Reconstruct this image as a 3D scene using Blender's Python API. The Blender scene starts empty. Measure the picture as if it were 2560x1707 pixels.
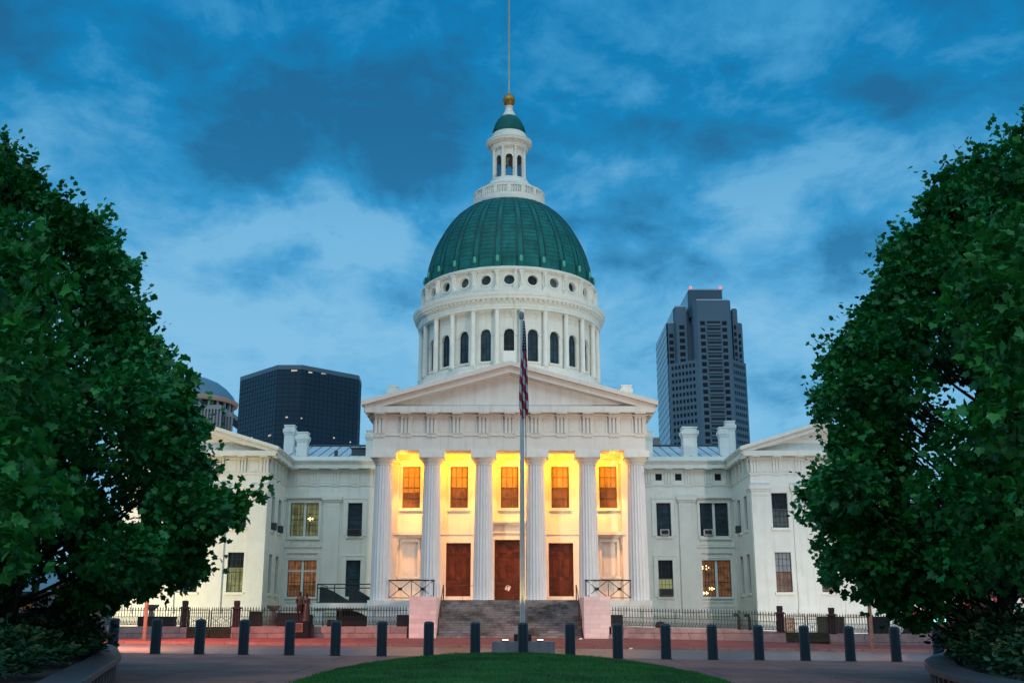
import bpy, bmesh, math, random
from math import sin, cos, pi, radians, sqrt, atan2, tan, floor
import numpy as np

random.seed(7)
S = bpy.context.scene
COL = S.collection

# ------------------------------------------------------------------ camera
cam_d = bpy.data.cameras.new("camera")
cam = bpy.data.objects.new("camera", cam_d)
COL.objects.link(cam)
cam.location = (0, 0, 0)                       # eye point is the origin, ground lies about 1.5 m below it
cam.rotation_euler = (radians(90 + 14.62), 0, 0)
cam_d.sensor_width = 36.0
cam_d.lens = 39.25
cam_d.shift_x = 10 / 2560
cam_d.clip_start = 0.1
cam_d.clip_end = 6000
S.camera = cam

# ------------------------------------------------------------------ exposure
S.view_settings.view_transform = 'Standard'
S.view_settings.look = 'None'
S.view_settings.exposure = 0.0
S.view_settings.gamma = 1.0
S.view_settings.use_curve_mapping = False
S.cycles.max_bounces = 6
S.cycles.use_denoising = True
S.cycles.sample_clamp_indirect = 4.0

# ------------------------------------------------------------------ sky
W = bpy.data.worlds.new("World")
S.world = W
W.use_nodes = True
wt = W.node_tree
wt.nodes.clear()


def wn(t, **k):
    n = wt.nodes.new(t)
    for a, b in k.items():
        setattr(n, a, b)
    return n


def wl(a, b):
    wt.links.new(a, b)


def wmath(op, a, b=None, clamp=False):
    n = wn('ShaderNodeMath', operation=op, use_clamp=clamp)
    for i, s in enumerate((a, b)):
        if s is None:
            continue
        if isinstance(s, (int, float)):
            n.inputs[i].default_value = s
        else:
            wl(s, n.inputs[i])
    return n.outputs[0]


def wmix(f, a, b):
    n = wn('ShaderNodeMix', data_type='RGBA')
    for s, i in ((f, 0), (a, 6), (b, 7)):
        if isinstance(s, (int, float)):
            n.inputs[i].default_value = s
        elif isinstance(s, tuple):
            n.inputs[i].default_value = (*s, 1)
        else:
            wl(s, n.inputs[i])
    return n.outputs[2]


def wramp(f, stops):
    n = wn('ShaderNodeValToRGB')
    e = n.color_ramp.elements
    while len(e) < len(stops):
        e.new(0.5)
    for q, (p, c) in zip(e, stops):
        q.position = p
        q.color = (*c, 1) if isinstance(c, tuple) else (c, c, c, 1)
    wl(f, n.inputs[0])
    return n.outputs[0]


SUN_EL, SUN_ROT = radians(40), radians(188)     # the pale side of the sky is behind the camera
tc = wn('ShaderNodeTexCoord')
sep = wn('ShaderNodeSeparateXYZ')
wl(tc.outputs['Generated'], sep.inputs[0])
dx, dy, dz = sep.outputs
zpos = wmath('MAXIMUM', dz, 0.0)
den = wmath('ADD', zpos, 0.22)
px = wmath('DIVIDE', dx, den)
py = wmath('DIVIDE', dy, den)
comb = wn('ShaderNodeCombineXYZ')
wl(px, comb.inputs[0]); wl(py, comb.inputs[1]); wl(wmath('MULTIPLY', dz, 0.8), comb.inputs[2])


def wnoise(scale, detail, rough, off=(0, 0, 0), dist=0.0, sc=(1, 1, 1)):
    m = wn('ShaderNodeMapping')
    m.inputs['Location'].default_value = off
    m.inputs['Scale'].default_value = sc
    wl(comb.outputs[0], m.inputs[0])
    n = wn('ShaderNodeTexNoise')
    n.inputs['Scale'].default_value = scale
    n.inputs['Detail'].default_value = detail
    n.inputs['Roughness'].default_value = rough
    n.inputs['Distortion'].default_value = dist
    wl(m.outputs[0], n.inputs['Vector'])
    return n.outputs[0]


def wwarp(scale, off, detail=9):
    m = wn('ShaderNodeMapping'); m.inputs['Location'].default_value = off
    wl(comb.outputs[0], m.inputs[0])
    n = wn('ShaderNodeTexNoise'); n.inputs['Scale'].default_value = scale
    n.inputs['Detail'].default_value = detail; n.inputs['Roughness'].default_value = .58; n.inputs['Distortion'].default_value = .25
    wl(m.outputs[0], n.inputs['Vector'])
    sp = wn('ShaderNodeSeparateColor'); wl(n.outputs['Color'], sp.inputs[0])
    return sp.outputs[0], sp.outputs[1]


base = wramp(zpos, [(0.0, (.23, .52, .77)), (0.17, (.175, .475, .74)), (0.26, (.125, .42, .70)),
                    (0.34, (.040, .31, .61)), (0.43, (.005, .22, .485)), (0.56, (.002, .18, .435))])
darkcol = wramp(zpos, [(0.0, (.13, .40, .66)), (0.22, (.055, .29, .55)), (0.34, (.018, .180, .38)), (0.43, (.012, .142, .315)), (0.56, (.007, .118, .285))])
brtcol = wramp(zpos, [(0.0, (.25, .54, .78)), (.26, (.215, .505, .755)), (.34, (.17, .46, .72)), (.42, (.085, .36, .64)), (.55, (.03, .29, .58))])
wx1, wx2 = wwarp(2.4, (2, 7, 3))
WARPX, WARPY = wmath('SUBTRACT', wx1, .5), wmath('SUBTRACT', wx2, .5)
AZ, EL = wmath('ARCTAN2', dx, dy), wmath('ARCSINE', dz)
n_big = wnoise(1.7, 10, .56, (3.3, 1.7, 0), .3, (1.0, .8, 1))
n_med = wnoise(4.2, 10, .60, (9.1, 4.4, 2), .55, (1.0, .75, 1))
n_fin = wnoise(11.0, 8, .62, (1.1, 6.2, 5), .4, (1.0, .8, 1))
FIELD = wmath('ADD', .47, wmath('ADD', wmath('MULTIPLY', wmath('SUBTRACT', n_big, .5), 1.35), wmath('ADD', wmath('MULTIPLY', wmath('SUBTRACT', n_med, .5), 1.7), wmath('MULTIPLY', wmath('SUBTRACT', n_fin, .5), .85))))


def blob(pxl, pyl, rx, ry, amount, field):
    """a thicker (minus) or thinner, brighter (plus) patch of cloud at its own bearing and height"""
    F, P = 2791., radians(14.62)
    X, Y = (pxl - 1270) / F, (853.5 - pyl) / F
    v = np.array([X, cos(P) - Y * sin(P), sin(P) + Y * cos(P)])
    v /= np.linalg.norm(v)
    az, el = atan2(v[0], v[1]), math.asin(v[2])
    a = wmath('DIVIDE', wmath('SUBTRACT', AZ, az), rx / F)
    b = wmath('DIVIDE', wmath('SUBTRACT', EL, el), ry / F)
    a = wmath('ADD', a, wmath('MULTIPLY', WARPX, 3.0))
    b = wmath('ADD', b, wmath('MULTIPLY', WARPY, 3.0))
    d = wmath('ADD', wmath('MULTIPLY', a, a), wmath('MULTIPLY', b, b))
    g = wmath('EXPONENT', wmath('MULTIPLY', d, -.9))
    return wmath('ADD', field, wmath('MULTIPLY', g, amount))


for q in ((700, 360, 330, 150, -.24), (1150, 200, 420, 190, -.20), (1760, 330, 420, 110, -.26), (230, 60, 260, 80, -.15), (2150, 210, 260, 100, -.15), (520, 480, 220, 110, -.22),
          (1600, 560, 200, 60, -.15), (1100, 480, 200, 80, -.18),
          (360, 330, 130, 120, .34), (190, 150, 90, 110, .26), (640, 540, 230, 90, .20), (880, 590, 210, 130, .50), (1420, 215, 110, 80, .28), (1540, 430, 180, 70, .36),
          (1980, 430, 300, 80, .38), (1890, 540, 120, 100, .30), (2220, 370, 240, 60, .28), (660, 20, 250, 60, .28), (440, 690, 220, 130, .40), (2480, 120, 180, 80, .16), (2000, 800, 420, 150, .30), (450, 860, 300, 80, .25),
          (600, 690, 190, 60, -.42), (1000, 735, 150, 70, -.50), (1720, 650, 320, 70, -.24), (1040, 890, 70, 40, -.3), (2230, 600, 240, 60, -.2), (1560, 960, 60, 25, -.2)):
    FIELD = blob(*q, FIELD)
FIELD = wmath('ADD', FIELD, wramp(zpos, [(.14, .20), (.30, 0.0)]))
dk = wramp(FIELD, [(.10, 1.0), (.47, 0.0)])
bt = wramp(FIELD, [(.47, 0.0), (.86, 1.0)])
sky = wmix(dk, base, darkcol)
sky = wmix(bt, sky, brtcol)

back = wramp(wmath('ADD', wmath('MULTIPLY', dy, -.5), .5), [(.38, 0.0), (.66, 1.0)])
backcol = wramp(zpos, [(0.0, (.08, .11, .14)), (.20, (.20, .31, .40)), (.45, (.50, .80, 1.02)), (.70, (.85, 1.34, 1.70)), (.90, (.80, 1.25, 1.6)), (1.0, (.5, .85, 1.1))])
sky = wmix(back, sky, backcol)
below = wramp(wmath('ADD', dz, .5), [(.44, 1.0), (.5, 0.0)])
sky = wmix(below, sky, (.05, .06, .08))
nish = wn('ShaderNodeTexSky', sky_type='NISHITA')
nish.sun_disc = False
nish.sun_elevation = SUN_EL
nish.sun_rotation = SUN_ROT
sk = wn('ShaderNodeMix', data_type='RGBA', blend_type='ADD')
sk.inputs[0].default_value = .003
wl(sky, sk.inputs[6]); wl(nish.outputs[0], sk.inputs[7])
bg = wn('ShaderNodeBackground')
bg.inputs[1].default_value = 1.0
wl(sk.outputs[2], bg.inputs[0])
wo = wn('ShaderNodeOutputWorld')
wl(bg.outputs[0], wo.inputs[0])

# ------------------------------------------------------------------ sun (faint, dusk, behind the camera)
sl = bpy.data.lights.new("sun", 'SUN')
sl.energy = 0.22
sl.angle = radians(14)
sl.color = (1.0, .93, .82)
so = bpy.data.objects.new("sun", sl)
COL.objects.link(so)
so.rotation_euler = (radians(90) - SUN_EL, 0, radians(-8))


def lamp(name, kind, loc, power, color, size=.1, target=None, spot=None, blend=.5):
    d = bpy.data.lights.new(name, kind)
    d.energy = power
    d.color = color
    d.shadow_soft_size = size
    o = bpy.data.objects.new(name, d)
    COL.objects.link(o)
    o.location = loc
    if kind == 'SPOT':
        d.spot_size = radians(spot)
        d.spot_blend = blend
        from mathutils import Vector
        o.rotation_euler = (Vector(target) - Vector(loc)).to_track_quat('-Z', 'Y').to_euler()
    return o


# ------------------------------------------------------------------ materials
MATS = {}


def mat(name, col, rough=.7, var=.10, scale=1.2, bump=0.0, bscale=25, metal=0.0, spec=.4, emit=None, estr=0.0, trans=0.0, streak=0.0):
    if name in MATS:
        return MATS[name]
    m = bpy.data.materials.new(name)
    m.use_nodes = True
    t = m.node_tree
    t.nodes.clear()
    N, L = t.nodes.new, t.links.new
    out = N('ShaderNodeOutputMaterial')
    b = N('ShaderNodeBsdfPrincipled')
    b.inputs['Roughness'].default_value = rough
    b.inputs['Metallic'].default_value = metal
    b.inputs['Specular IOR Level'].default_value = spec
    tcn = N('ShaderNodeTexCoord')
    no = N('ShaderNodeTexNoise')
    no.inputs['Scale'].default_value = 14.0 if name == 'exposed_aggregate_paving' else scale
    no.inputs['Detail'].default_value = 6
    no.inputs['Roughness'].default_value = .6
    L(tcn.outputs['Object'], no.inputs['Vector'])
    rp = N('ShaderNodeValToRGB')
    rp.color_ramp.elements[0].position = .3
    rp.color_ramp.elements[1].position = .7
    rp.color_ramp.elements[0].color = (*[max(0, c * (1 - var)) for c in col], 1)
    rp.color_ramp.elements[1].color = (*[min(1, c * (1 + var)) for c in col], 1)
    L(no.outputs[0], rp.inputs[0])
    colout = rp.outputs[0]
    if streak:
        mp = N('ShaderNodeMapping')
        mp.inputs['Scale'].default_value = (2.2, 2.2, .16)
        L(tcn.outputs['Object'], mp.inputs[0])
        n2 = N('ShaderNodeTexNoise')
        n2.inputs['Scale'].default_value = 1.6
        n2.inputs['Detail'].default_value = 5
        L(mp.outputs[0], n2.inputs['Vector'])
        r2 = N('ShaderNodeValToRGB')
        r2.color_ramp.elements[0].position = .52
        r2.color_ramp.elements[1].position = .78
        r2.color_ramp.elements[0].color = (1, 1, 1, 1)
        k = 1 - streak
        r2.color_ramp.elements[1].color = (k, k * .985, k * .95, 1)
        L(n2.outputs[0], r2.inputs[0])
        mx = N('ShaderNodeMix'); mx.data_type = 'RGBA'; mx.blend_type = 'MULTIPLY'
        mx.inputs[0].default_value = 1
        L(colout, mx.inputs[6]); L(r2.outputs[0], mx.inputs[7])
        colout = mx.outputs[2]
    L(colout, b.inputs['Base Color'])
    if bump:
        nb = N('ShaderNodeTexNoise')
        nb.inputs['Scale'].default_value = bscale
        nb.inputs['Detail'].default_value = 4
        L(tcn.outputs['Object'], nb.inputs['Vector'])
        bp = N('ShaderNodeBump')
        bp.inputs['Strength'].default_value = bump
        bp.inputs['Distance'].default_value = .05
        L(nb.outputs[0], bp.inputs['Height'])
        L(bp.outputs[0], b.inputs['Normal'])
    if emit == 'own':
        L(colout, b.inputs['Emission Color'])
        b.inputs['Emission Strength'].default_value = estr
    elif emit:
        b.inputs['Emission Color'].default_value = (*emit, 1)
        b.inputs['Emission Strength'].default_value = estr
    if trans:
        tr = N('ShaderNodeBsdfTranslucent')
        L(colout, tr.inputs[0])
        ms = N('ShaderNodeMixShader')
        ms.inputs[0].default_value = trans
        L(b.outputs[0], ms.inputs[1]); L(tr.outputs[0], ms.inputs[2])
        L(ms.outputs[0], out.inputs[0])
    else:
        L(b.outputs[0], out.inputs[0])
    MATS[name] = m
    m['b'] = b.name
    return m


def courses(name, col, mortar, bw, bh, ms=.02, rough=.8, var=.12, flat=False, dirt=None, off=.5, dscale=.5, dcut=(.45, .62)):
    """coursed stone or brick: joints run with x (or y) and height, or lie on the ground when flat"""
    if name in MATS:
        return MATS[name]
    m = mat(name, col, rough, var, 2.0)
    t = m.node_tree
    N, L = t.nodes.new, t.links.new
    b = t.nodes[m['b']]
    src = b.inputs['Base Color'].links[0].from_socket
    tcn = N('ShaderNodeTexCoord')
    sp = N('ShaderNodeSeparateXYZ'); L(tcn.outputs['Object'], sp.inputs[0])
    cb = N('ShaderNodeCombineXYZ')
    if flat:
        L(sp.outputs[0], cb.inputs[0]); L(sp.outputs[1], cb.inputs[1])
    else:
        ad = N('ShaderNodeMath'); L(sp.outputs[0], ad.inputs[0]); L(sp.outputs[1], ad.inputs[1])
        L(ad.outputs[0], cb.inputs[0]); L(sp.outputs[2], cb.inputs[1])
    br = N('ShaderNodeTexBrick')
    br.offset = off
    br.inputs['Scale'].default_value = 1
    br.inputs['Mortar Size'].default_value = ms
    br.inputs['Brick Width'].default_value = bw
    br.inputs['Row Height'].default_value = bh
    br.inputs['Color1'].default_value = (1.08, 1.08, 1.08, 1)
    br.inputs['Color2'].default_value = (.86, .86, .86, 1)
    br.inputs['Mortar'].default_value = (*mortar, 1)
    L(cb.outputs[0], br.inputs['Vector'])
    mx = N('ShaderNodeMix'); mx.data_type = 'RGBA'; mx.blend_type = 'MULTIPLY'; mx.inputs[0].default_value = 1
    L(src, mx.inputs[6]); L(br.outputs['Color'], mx.inputs[7])
    res = mx.outputs[2]
    if dirt:
        nd = N('ShaderNodeTexNoise'); nd.inputs['Scale'].default_value = dscale; nd.inputs['Detail'].default_value = 9
        nd.inputs['Roughness'].default_value = .68
        L(tcn.outputs['Object'], nd.inputs['Vector'])
        rd = N('ShaderNodeValToRGB')
        rd.color_ramp.elements[0].position, rd.color_ramp.elements[1].position = dcut
        rd.color_ramp.elements[0].color = (1, 1, 1, 1)
        rd.color_ramp.elements[1].color = (*dirt, 1)
        L(nd.outputs[0], rd.inputs[0])
        m2 = N('ShaderNodeMix'); m2.data_type = 'RGBA'; m2.blend_type = 'MULTIPLY'; m2.inputs[0].default_value = 1
        L(res, m2.inputs[6]); L(rd.outputs[0], m2.inputs[7])
        res = m2.outputs[2]
    L(res, b.inputs['Base Color'])
    bp = N('ShaderNodeBump'); bp.inputs['Strength'].default_value = .4; bp.inputs['Distance'].default_value = .02
    inv = N('ShaderNodeMath'); inv.operation = 'SUBTRACT'; inv.inputs[0].default_value = 1
    L(br.outputs['Fac'], inv.inputs[1]); L(inv.outputs[0], bp.inputs['Height']); L(bp.outputs[0], b.inputs['Normal'])
    return m


WHITE = mat("white_painted_stone", (.73, .715, .65), .62, .06, .8, .12, 9, streak=.13)
WHITE_W = mat("warm_white_painted_stone", (.73, .70, .63), .62, .06, 1.5, .15, 12, streak=.10)
TRIM = mat("white_painted_trim", (.76, .745, .68), .55, .05, 2.0, streak=.12)
PLATFORM = courses("white_block_plinth", (.70, .66, .62), (.72, .70, .68), 1.3, .42, .012, dirt=(.62, .58, .5), dscale=1.1, dcut=(.5, .8))
CHEEK = courses("blocks_tinted_by_pink_glow", (.78, .58, .55), (.80, .77, .75), 1.2, .27, .009, var=.05, dirt=(.88, .85, .83), dscale=1.5, dcut=(.5, .75))  # white cheek blocks, the road's pink glow put into their colour
STEP = courses("grey_step_stone", (.25, .21, .21), (.42, .40, .40), 2.3, .1487, .012, .85, .18, dirt=(.30, .29, .24), dscale=.62, dcut=(.44, .62))
GRANITE = courses("pinkish_granite_wall", (.30, .19, .18), (.4, .36, .35), 2.1, .55, .02, .8, .2, dirt=(.55, .5, .5), dscale=1.2, dcut=(.5, .8))
BRICKWALK = courses("red_brick_paving", (.22, .055, .046), (.6, .55, .5), .22, .11, .012, .75, .2, flat=True, dirt=(.6, .55, .55), dscale=.6, dcut=(.45, .75))
KERB = courses("kerb_stone", (.30, .13, .10), (.4, .38, .36), 1.8, 2.0, .02, .7, .2)
ROAD = mat("worn_roadway", (.085, .052, .058), .34, .25, .35, .25, 30)
rt = ROAD.node_tree
_tc = rt.nodes.new('ShaderNodeTexCoord'); _mp = rt.nodes.new('ShaderNodeMapping'); _mp.inputs['Scale'].default_value = (.035, 1.1, 1)
_nz = rt.nodes.new('ShaderNodeTexNoise'); _nz.inputs['Scale'].default_value = 1.6; _nz.inputs['Detail'].default_value = 6
_rp = rt.nodes.new('ShaderNodeValToRGB'); _rp.color_ramp.elements[0].position = .36; _rp.color_ramp.elements[1].position = .66
_rp.color_ramp.elements[0].color = (.55, .55, .57, 1); _rp.color_ramp.elements[1].color = (1.35, 1.3, 1.3, 1)
_mx = rt.nodes.new('ShaderNodeMix'); _mx.data_type = 'RGBA'; _mx.blend_type = 'MULTIPLY'; _mx.inputs[0].default_value = 1
_b = rt.nodes[ROAD['b']]
rt.links.new(_tc.outputs['Object'], _mp.inputs[0]); rt.links.new(_mp.outputs[0], _nz.inputs['Vector']); rt.links.new(_nz.outputs[0], _rp.inputs[0])
rt.links.new(_b.inputs['Base Color'].links[0].from_socket, _mx.inputs[6]); rt.links.new(_rp.outputs[0], _mx.inputs[7]); rt.links.new(_mx.outputs[2], _b.inputs['Base Color'])
ASPH = mat("far_ground", (.07, .07, .065), .9, .2, .3)
PLAZA = courses("exposed_aggregate_paving", (.27, .108, .076), (.45, .42, .4), 5.2, 3.1, .045, .7, .42, flat=True, dirt=(.42, .40, .42), dscale=.5, dcut=(.42, .68))
CONC = mat("bluish_concrete", (.17, .17, .19), .8, .25, 1.4, .2, 20, streak=.45)
COPING = courses("grey_coping_stone", (.17, .17, .185), (.4, .4, .4), 1.25, 4, .02, .6, .12, off=0)
PANELW = courses("dark_planter_panels", (.045, .045, .055), (2.6, 2.4, 2.3), .62, 5, .07, .7, .2, off=0)
SOIL = mat("dark_soil", (.018, .014, .011), .95, .4, 4, .5, 20)
LAWN = mat("lawn_turf", (.010, .060, .012), .9, .6, .9, .6, 60)
BLADE = mat("grass_blades", (.020, .130, .018), .7, .6, .8, trans=.2)
YARD = mat("courthouse_lawn", (.03, .085, .025), .95, .3, 1.5)
IRON = mat("black_iron", (.012, .011, .013), .5, .2, 6)
RUSTIRON = mat("brown_cast_iron", (.055, .026, .026), .6, .25, 7, .2, 20)
GATEI = mat("dark_olive_cast_iron", (.05, .05, .028), .55, .3, 7)
BOLL = mat("blue_black_bollard_paint", (.007, .021, .034), .40, .15, 3, .05, 12)
STEEL = mat("brushed_flagpole_metal", (.50, .50, .50), .36, .1, 3, metal=.55)
COPPER = mat("green_dome_copper", (.010, .128, .124), .60, .30, .7, .10, 6, spec=.15, streak=.35)
COPPER_D = mat("dark_green_dome_seams", (.005, .052, .055), .5, .22, .8)
COPPER_L = mat("light_green_dome_bosses", (.08, .36, .27), .5, .15, 2)
GOLD = mat("tarnished_gold", (.36, .20, .05), .42, .25, 4, metal=.55)
POLEW = mat("pale_roof_pole", (.42, .42, .36), .5, .15, 1)
WIRE = mat("grey_wire", (.12, .12, .12), .6, .1, 1)
ROOFM = mat("pale_metal_roofing", (.50, .58, .62), .45, .10, 1.1)
ROOFS = mat("dark_roof_seam", (.05, .07, .08), .5, .1, 1)
DOORW = mat("varnished_brown_door", (.095, .024, .010), .36, .35, 2.2, .1, 8)
BRONZE = mat("reddish_bronze", (.032, .020, .018), .42, .3, 5, .2, 12, metal=.35)
BLACKG = mat("black_granite", (.014, .012, .014), .22, .2, 6)
PLAQ = mat("bronze_plaque", (.12, .05, .035), .4, .3, 8)
PLAQF = mat("plaque_rim", (.42, .24, .18), .4, .2, 8)
BARK = mat("dark_bark", (.03, .024, .02), .9, .4, 6, .6, 15)
LEAF = mat("plane_leaf_green", (.010, .150, .030), .45, .55, .9, trans=.22)
LEAFY = mat("fresh_leaf_green", (.030, .21, .032), .45, .45, .9, trans=.28)
SHRUB = mat("shrub_leaf_green", (.012, .062, .018), .5, .55, 1.6, trans=.15)
BLOS = mat("pale_shrub_panicles", (.11, .14, .045), .7, .4, 4)
WOODP = mat("brown_post_paint", (.22, .12, .085), .7, .25, 3, streak=.3)
SIGNB = mat("brown_sign_panel", (.06, .026, .02), .5, .1, 3)
SIGNF = mat("brown_sign_frame", (.20, .12, .09), .5, .1, 3)
SIGNT = mat("white_sign_lettering", (.75, .68, .66), .6, .05, 3)
ACW = mat("white_air_conditioner_case", (.55, .55, .52), .5, .1, 5)
ACD = mat("dark_air_conditioner_case", (.05, .055, .06), .5, .2, 5)
NAVY = mat("dark_curtain_glass", (.010, .042, .075), .34, .15, .12, spec=.28)
NAVYL = mat("tower_parapet_metal", (.10, .16, .21), .4, .1, .3)
MULL = mat("black_mullion", (.008, .012, .02), .6, .1, 1)
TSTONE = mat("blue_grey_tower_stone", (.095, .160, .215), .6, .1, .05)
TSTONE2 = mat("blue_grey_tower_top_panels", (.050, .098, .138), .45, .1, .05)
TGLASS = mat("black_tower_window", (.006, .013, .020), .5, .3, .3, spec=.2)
TSIDE = mat("sky_tinted_tower_glass", (.12, .26, .36), .25, .1, .05, spec=.5)  # sky reflection put into the glass colour
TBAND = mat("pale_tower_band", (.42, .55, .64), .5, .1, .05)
EGST = mat("pale_granite_tower", (.34, .33, .34), .7, .08, .08)
EGGL = mat("dark_blue_tower_glass", (.03, .06, .09), .2, .2, .2)
EGDOME = mat("blue_metal_dome", (.13, .22, .29), .35, .1, .05)
REDLAMP = mat("red_beacon", (.6, .05, .04), .5, 0, 1, emit=(1, .12, .10), estr=2)
WARMLAMP = mat("warm_lamp_glow", (.8, .6, .3), .5, 0, 1, emit=(1, .72, .30), estr=6)
COOLLIT = mat("office_light_glow", (.6, .5, .4), .5, 0, 1, emit=(1, .72, .42), estr=.45)
FLOOD = mat("flood_lens_glow", (.9, .85, .7), .5, 0, 1, emit=(1, .85, .55), estr=5)
FIXT = mat("dark_lamp_fixture", (.014, .012, .011), .5, .1, 4)
RED = mat("glowing_red_canvas", (.42, .035, .04), .8, .12, 4, emit=(.6, .05, .05), estr=.25)  # the three canvas colours glow faintly, light put into the cloth
GREEN = mat("glowing_green_canvas", (.04, .16, .08), .8, .12, 4, emit=(.05, .2, .1), estr=.2)
CREAM = mat("glowing_white_canvas", (.66, .56, .48), .8, .08, 4, emit=(1, .62, .45), estr=.32)
BRICK = courses("dark_brown_brick", (.10, .055, .045), (.7, .6, .55), .5, .18, .02, .85, .2)
GREYB = courses("grey_building_stone", (.24, .24, .25), (.7, .7, .7), 1.2, .5, .02, .85, .15)
BROOF = mat("blue_grey_roof", (.14, .20, .25), .6, .1, .3)
CARP = mat("dark_blue_car_paint", (.012, .018, .035), .2, .1, 2, spec=.6)
TYRE = mat("black_rubber", (.012, .012, .012), .8, .1, 5)
CHROME = mat("dull_alloy", (.4, .4, .42), .3, .1, 4, metal=.9)
YEL = mat("glowing_yellow_hydrant_paint", (.75, .33, .02), .45, .15, 5, emit=(1, .45, .02), estr=.12)  # bonnet paint with a faint glow put into it
HYR = mat("red_hydrant_paint", (.40, .04, .03), .5, .15, 5)
PAPER = mat("white_paper", (.75, .72, .68), .8, .05, 6)
INK = mat("dark_ink", (.05, .04, .04), .8, .05, 6)
NEONC = mat("cyan_neon", (.3, .8, .8), .5, 0, 1, emit=(.25, .95, 1), estr=4)
NEONG = mat("green_neon", (.1, .8, .2), .5, 0, 1, emit=(.08, 1, .15), estr=3)
NEONR = mat("red_neon", (.8, .1, .1), .5, 0, 1, emit=(1, .08, .08), estr=3)
NEONV = mat("violet_neon", (.5, .4, .9), .5, 0, 1, emit=(.5, .45, 1), estr=3)
BUTTON = mat("glazed_balcony_panel", (.03, .045, .05), .12, .2, 1)

# panes: what each window shows
P_DARK = mat("dark_window_glass", (.014, .023, .030), .22, .6, 1.1, spec=.25, streak=.5)
P_BLUE = mat("bluish_window_glass", (.022, .050, .070), .22, .6, 1.1, spec=.3, streak=.5)
P_GREY = mat("curtained_window_glass", (.085, .105, .11), .3, .45, .9, spec=.2)
P_OLIVE = mat("dim_green_lit_window", (.16, .165, .075), .3, .55, 1.4, spec=.2, emit="own", estr=.55, streak=.75)
P_AMBER = mat("warm_lit_window", (.13, .055, .024), .3, .6, 1.6, spec=.2, emit="own", estr=.7, streak=.75)
P_BROWN = mat("dim_brown_window", (.11, .065, .05), .3, .5, 1.4, spec=.2, emit="own", estr=.5, streak=.6)
P_PORCH = mat("brown_porch_glass", (.16, .085, .055), .22, .4, .9)
GBLIND = mat("grey_window_blind", (.24, .27, .285), .8, .2, 1.2, streak=.35)
YBLIND = mat("dim_yellow_green_blind", (.25, .26, .14), .8, .15, 1.2, emit=(.5, .52, .2), estr=.3)
BLIND = mat("tan_roller_blind", (.40, .25, .10), .8, .2, 1.2, streak=.35)
CURT = mat("orange_curtain", (.30, .12, .05), .8, .5, 2.2, emit="own", estr=.45, streak=.8)
SASH = mat("dark_window_sash", (.035, .034, .034), .5, .1, 4)
SASHW = mat("pale_window_sash", (.55, .56, .54), .5, .1, 4)
SASHB = mat("brown_window_sash", (.20, .12, .05), .5, .1, 4)

# ------------------------------------------------------------------ mesh helpers


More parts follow.
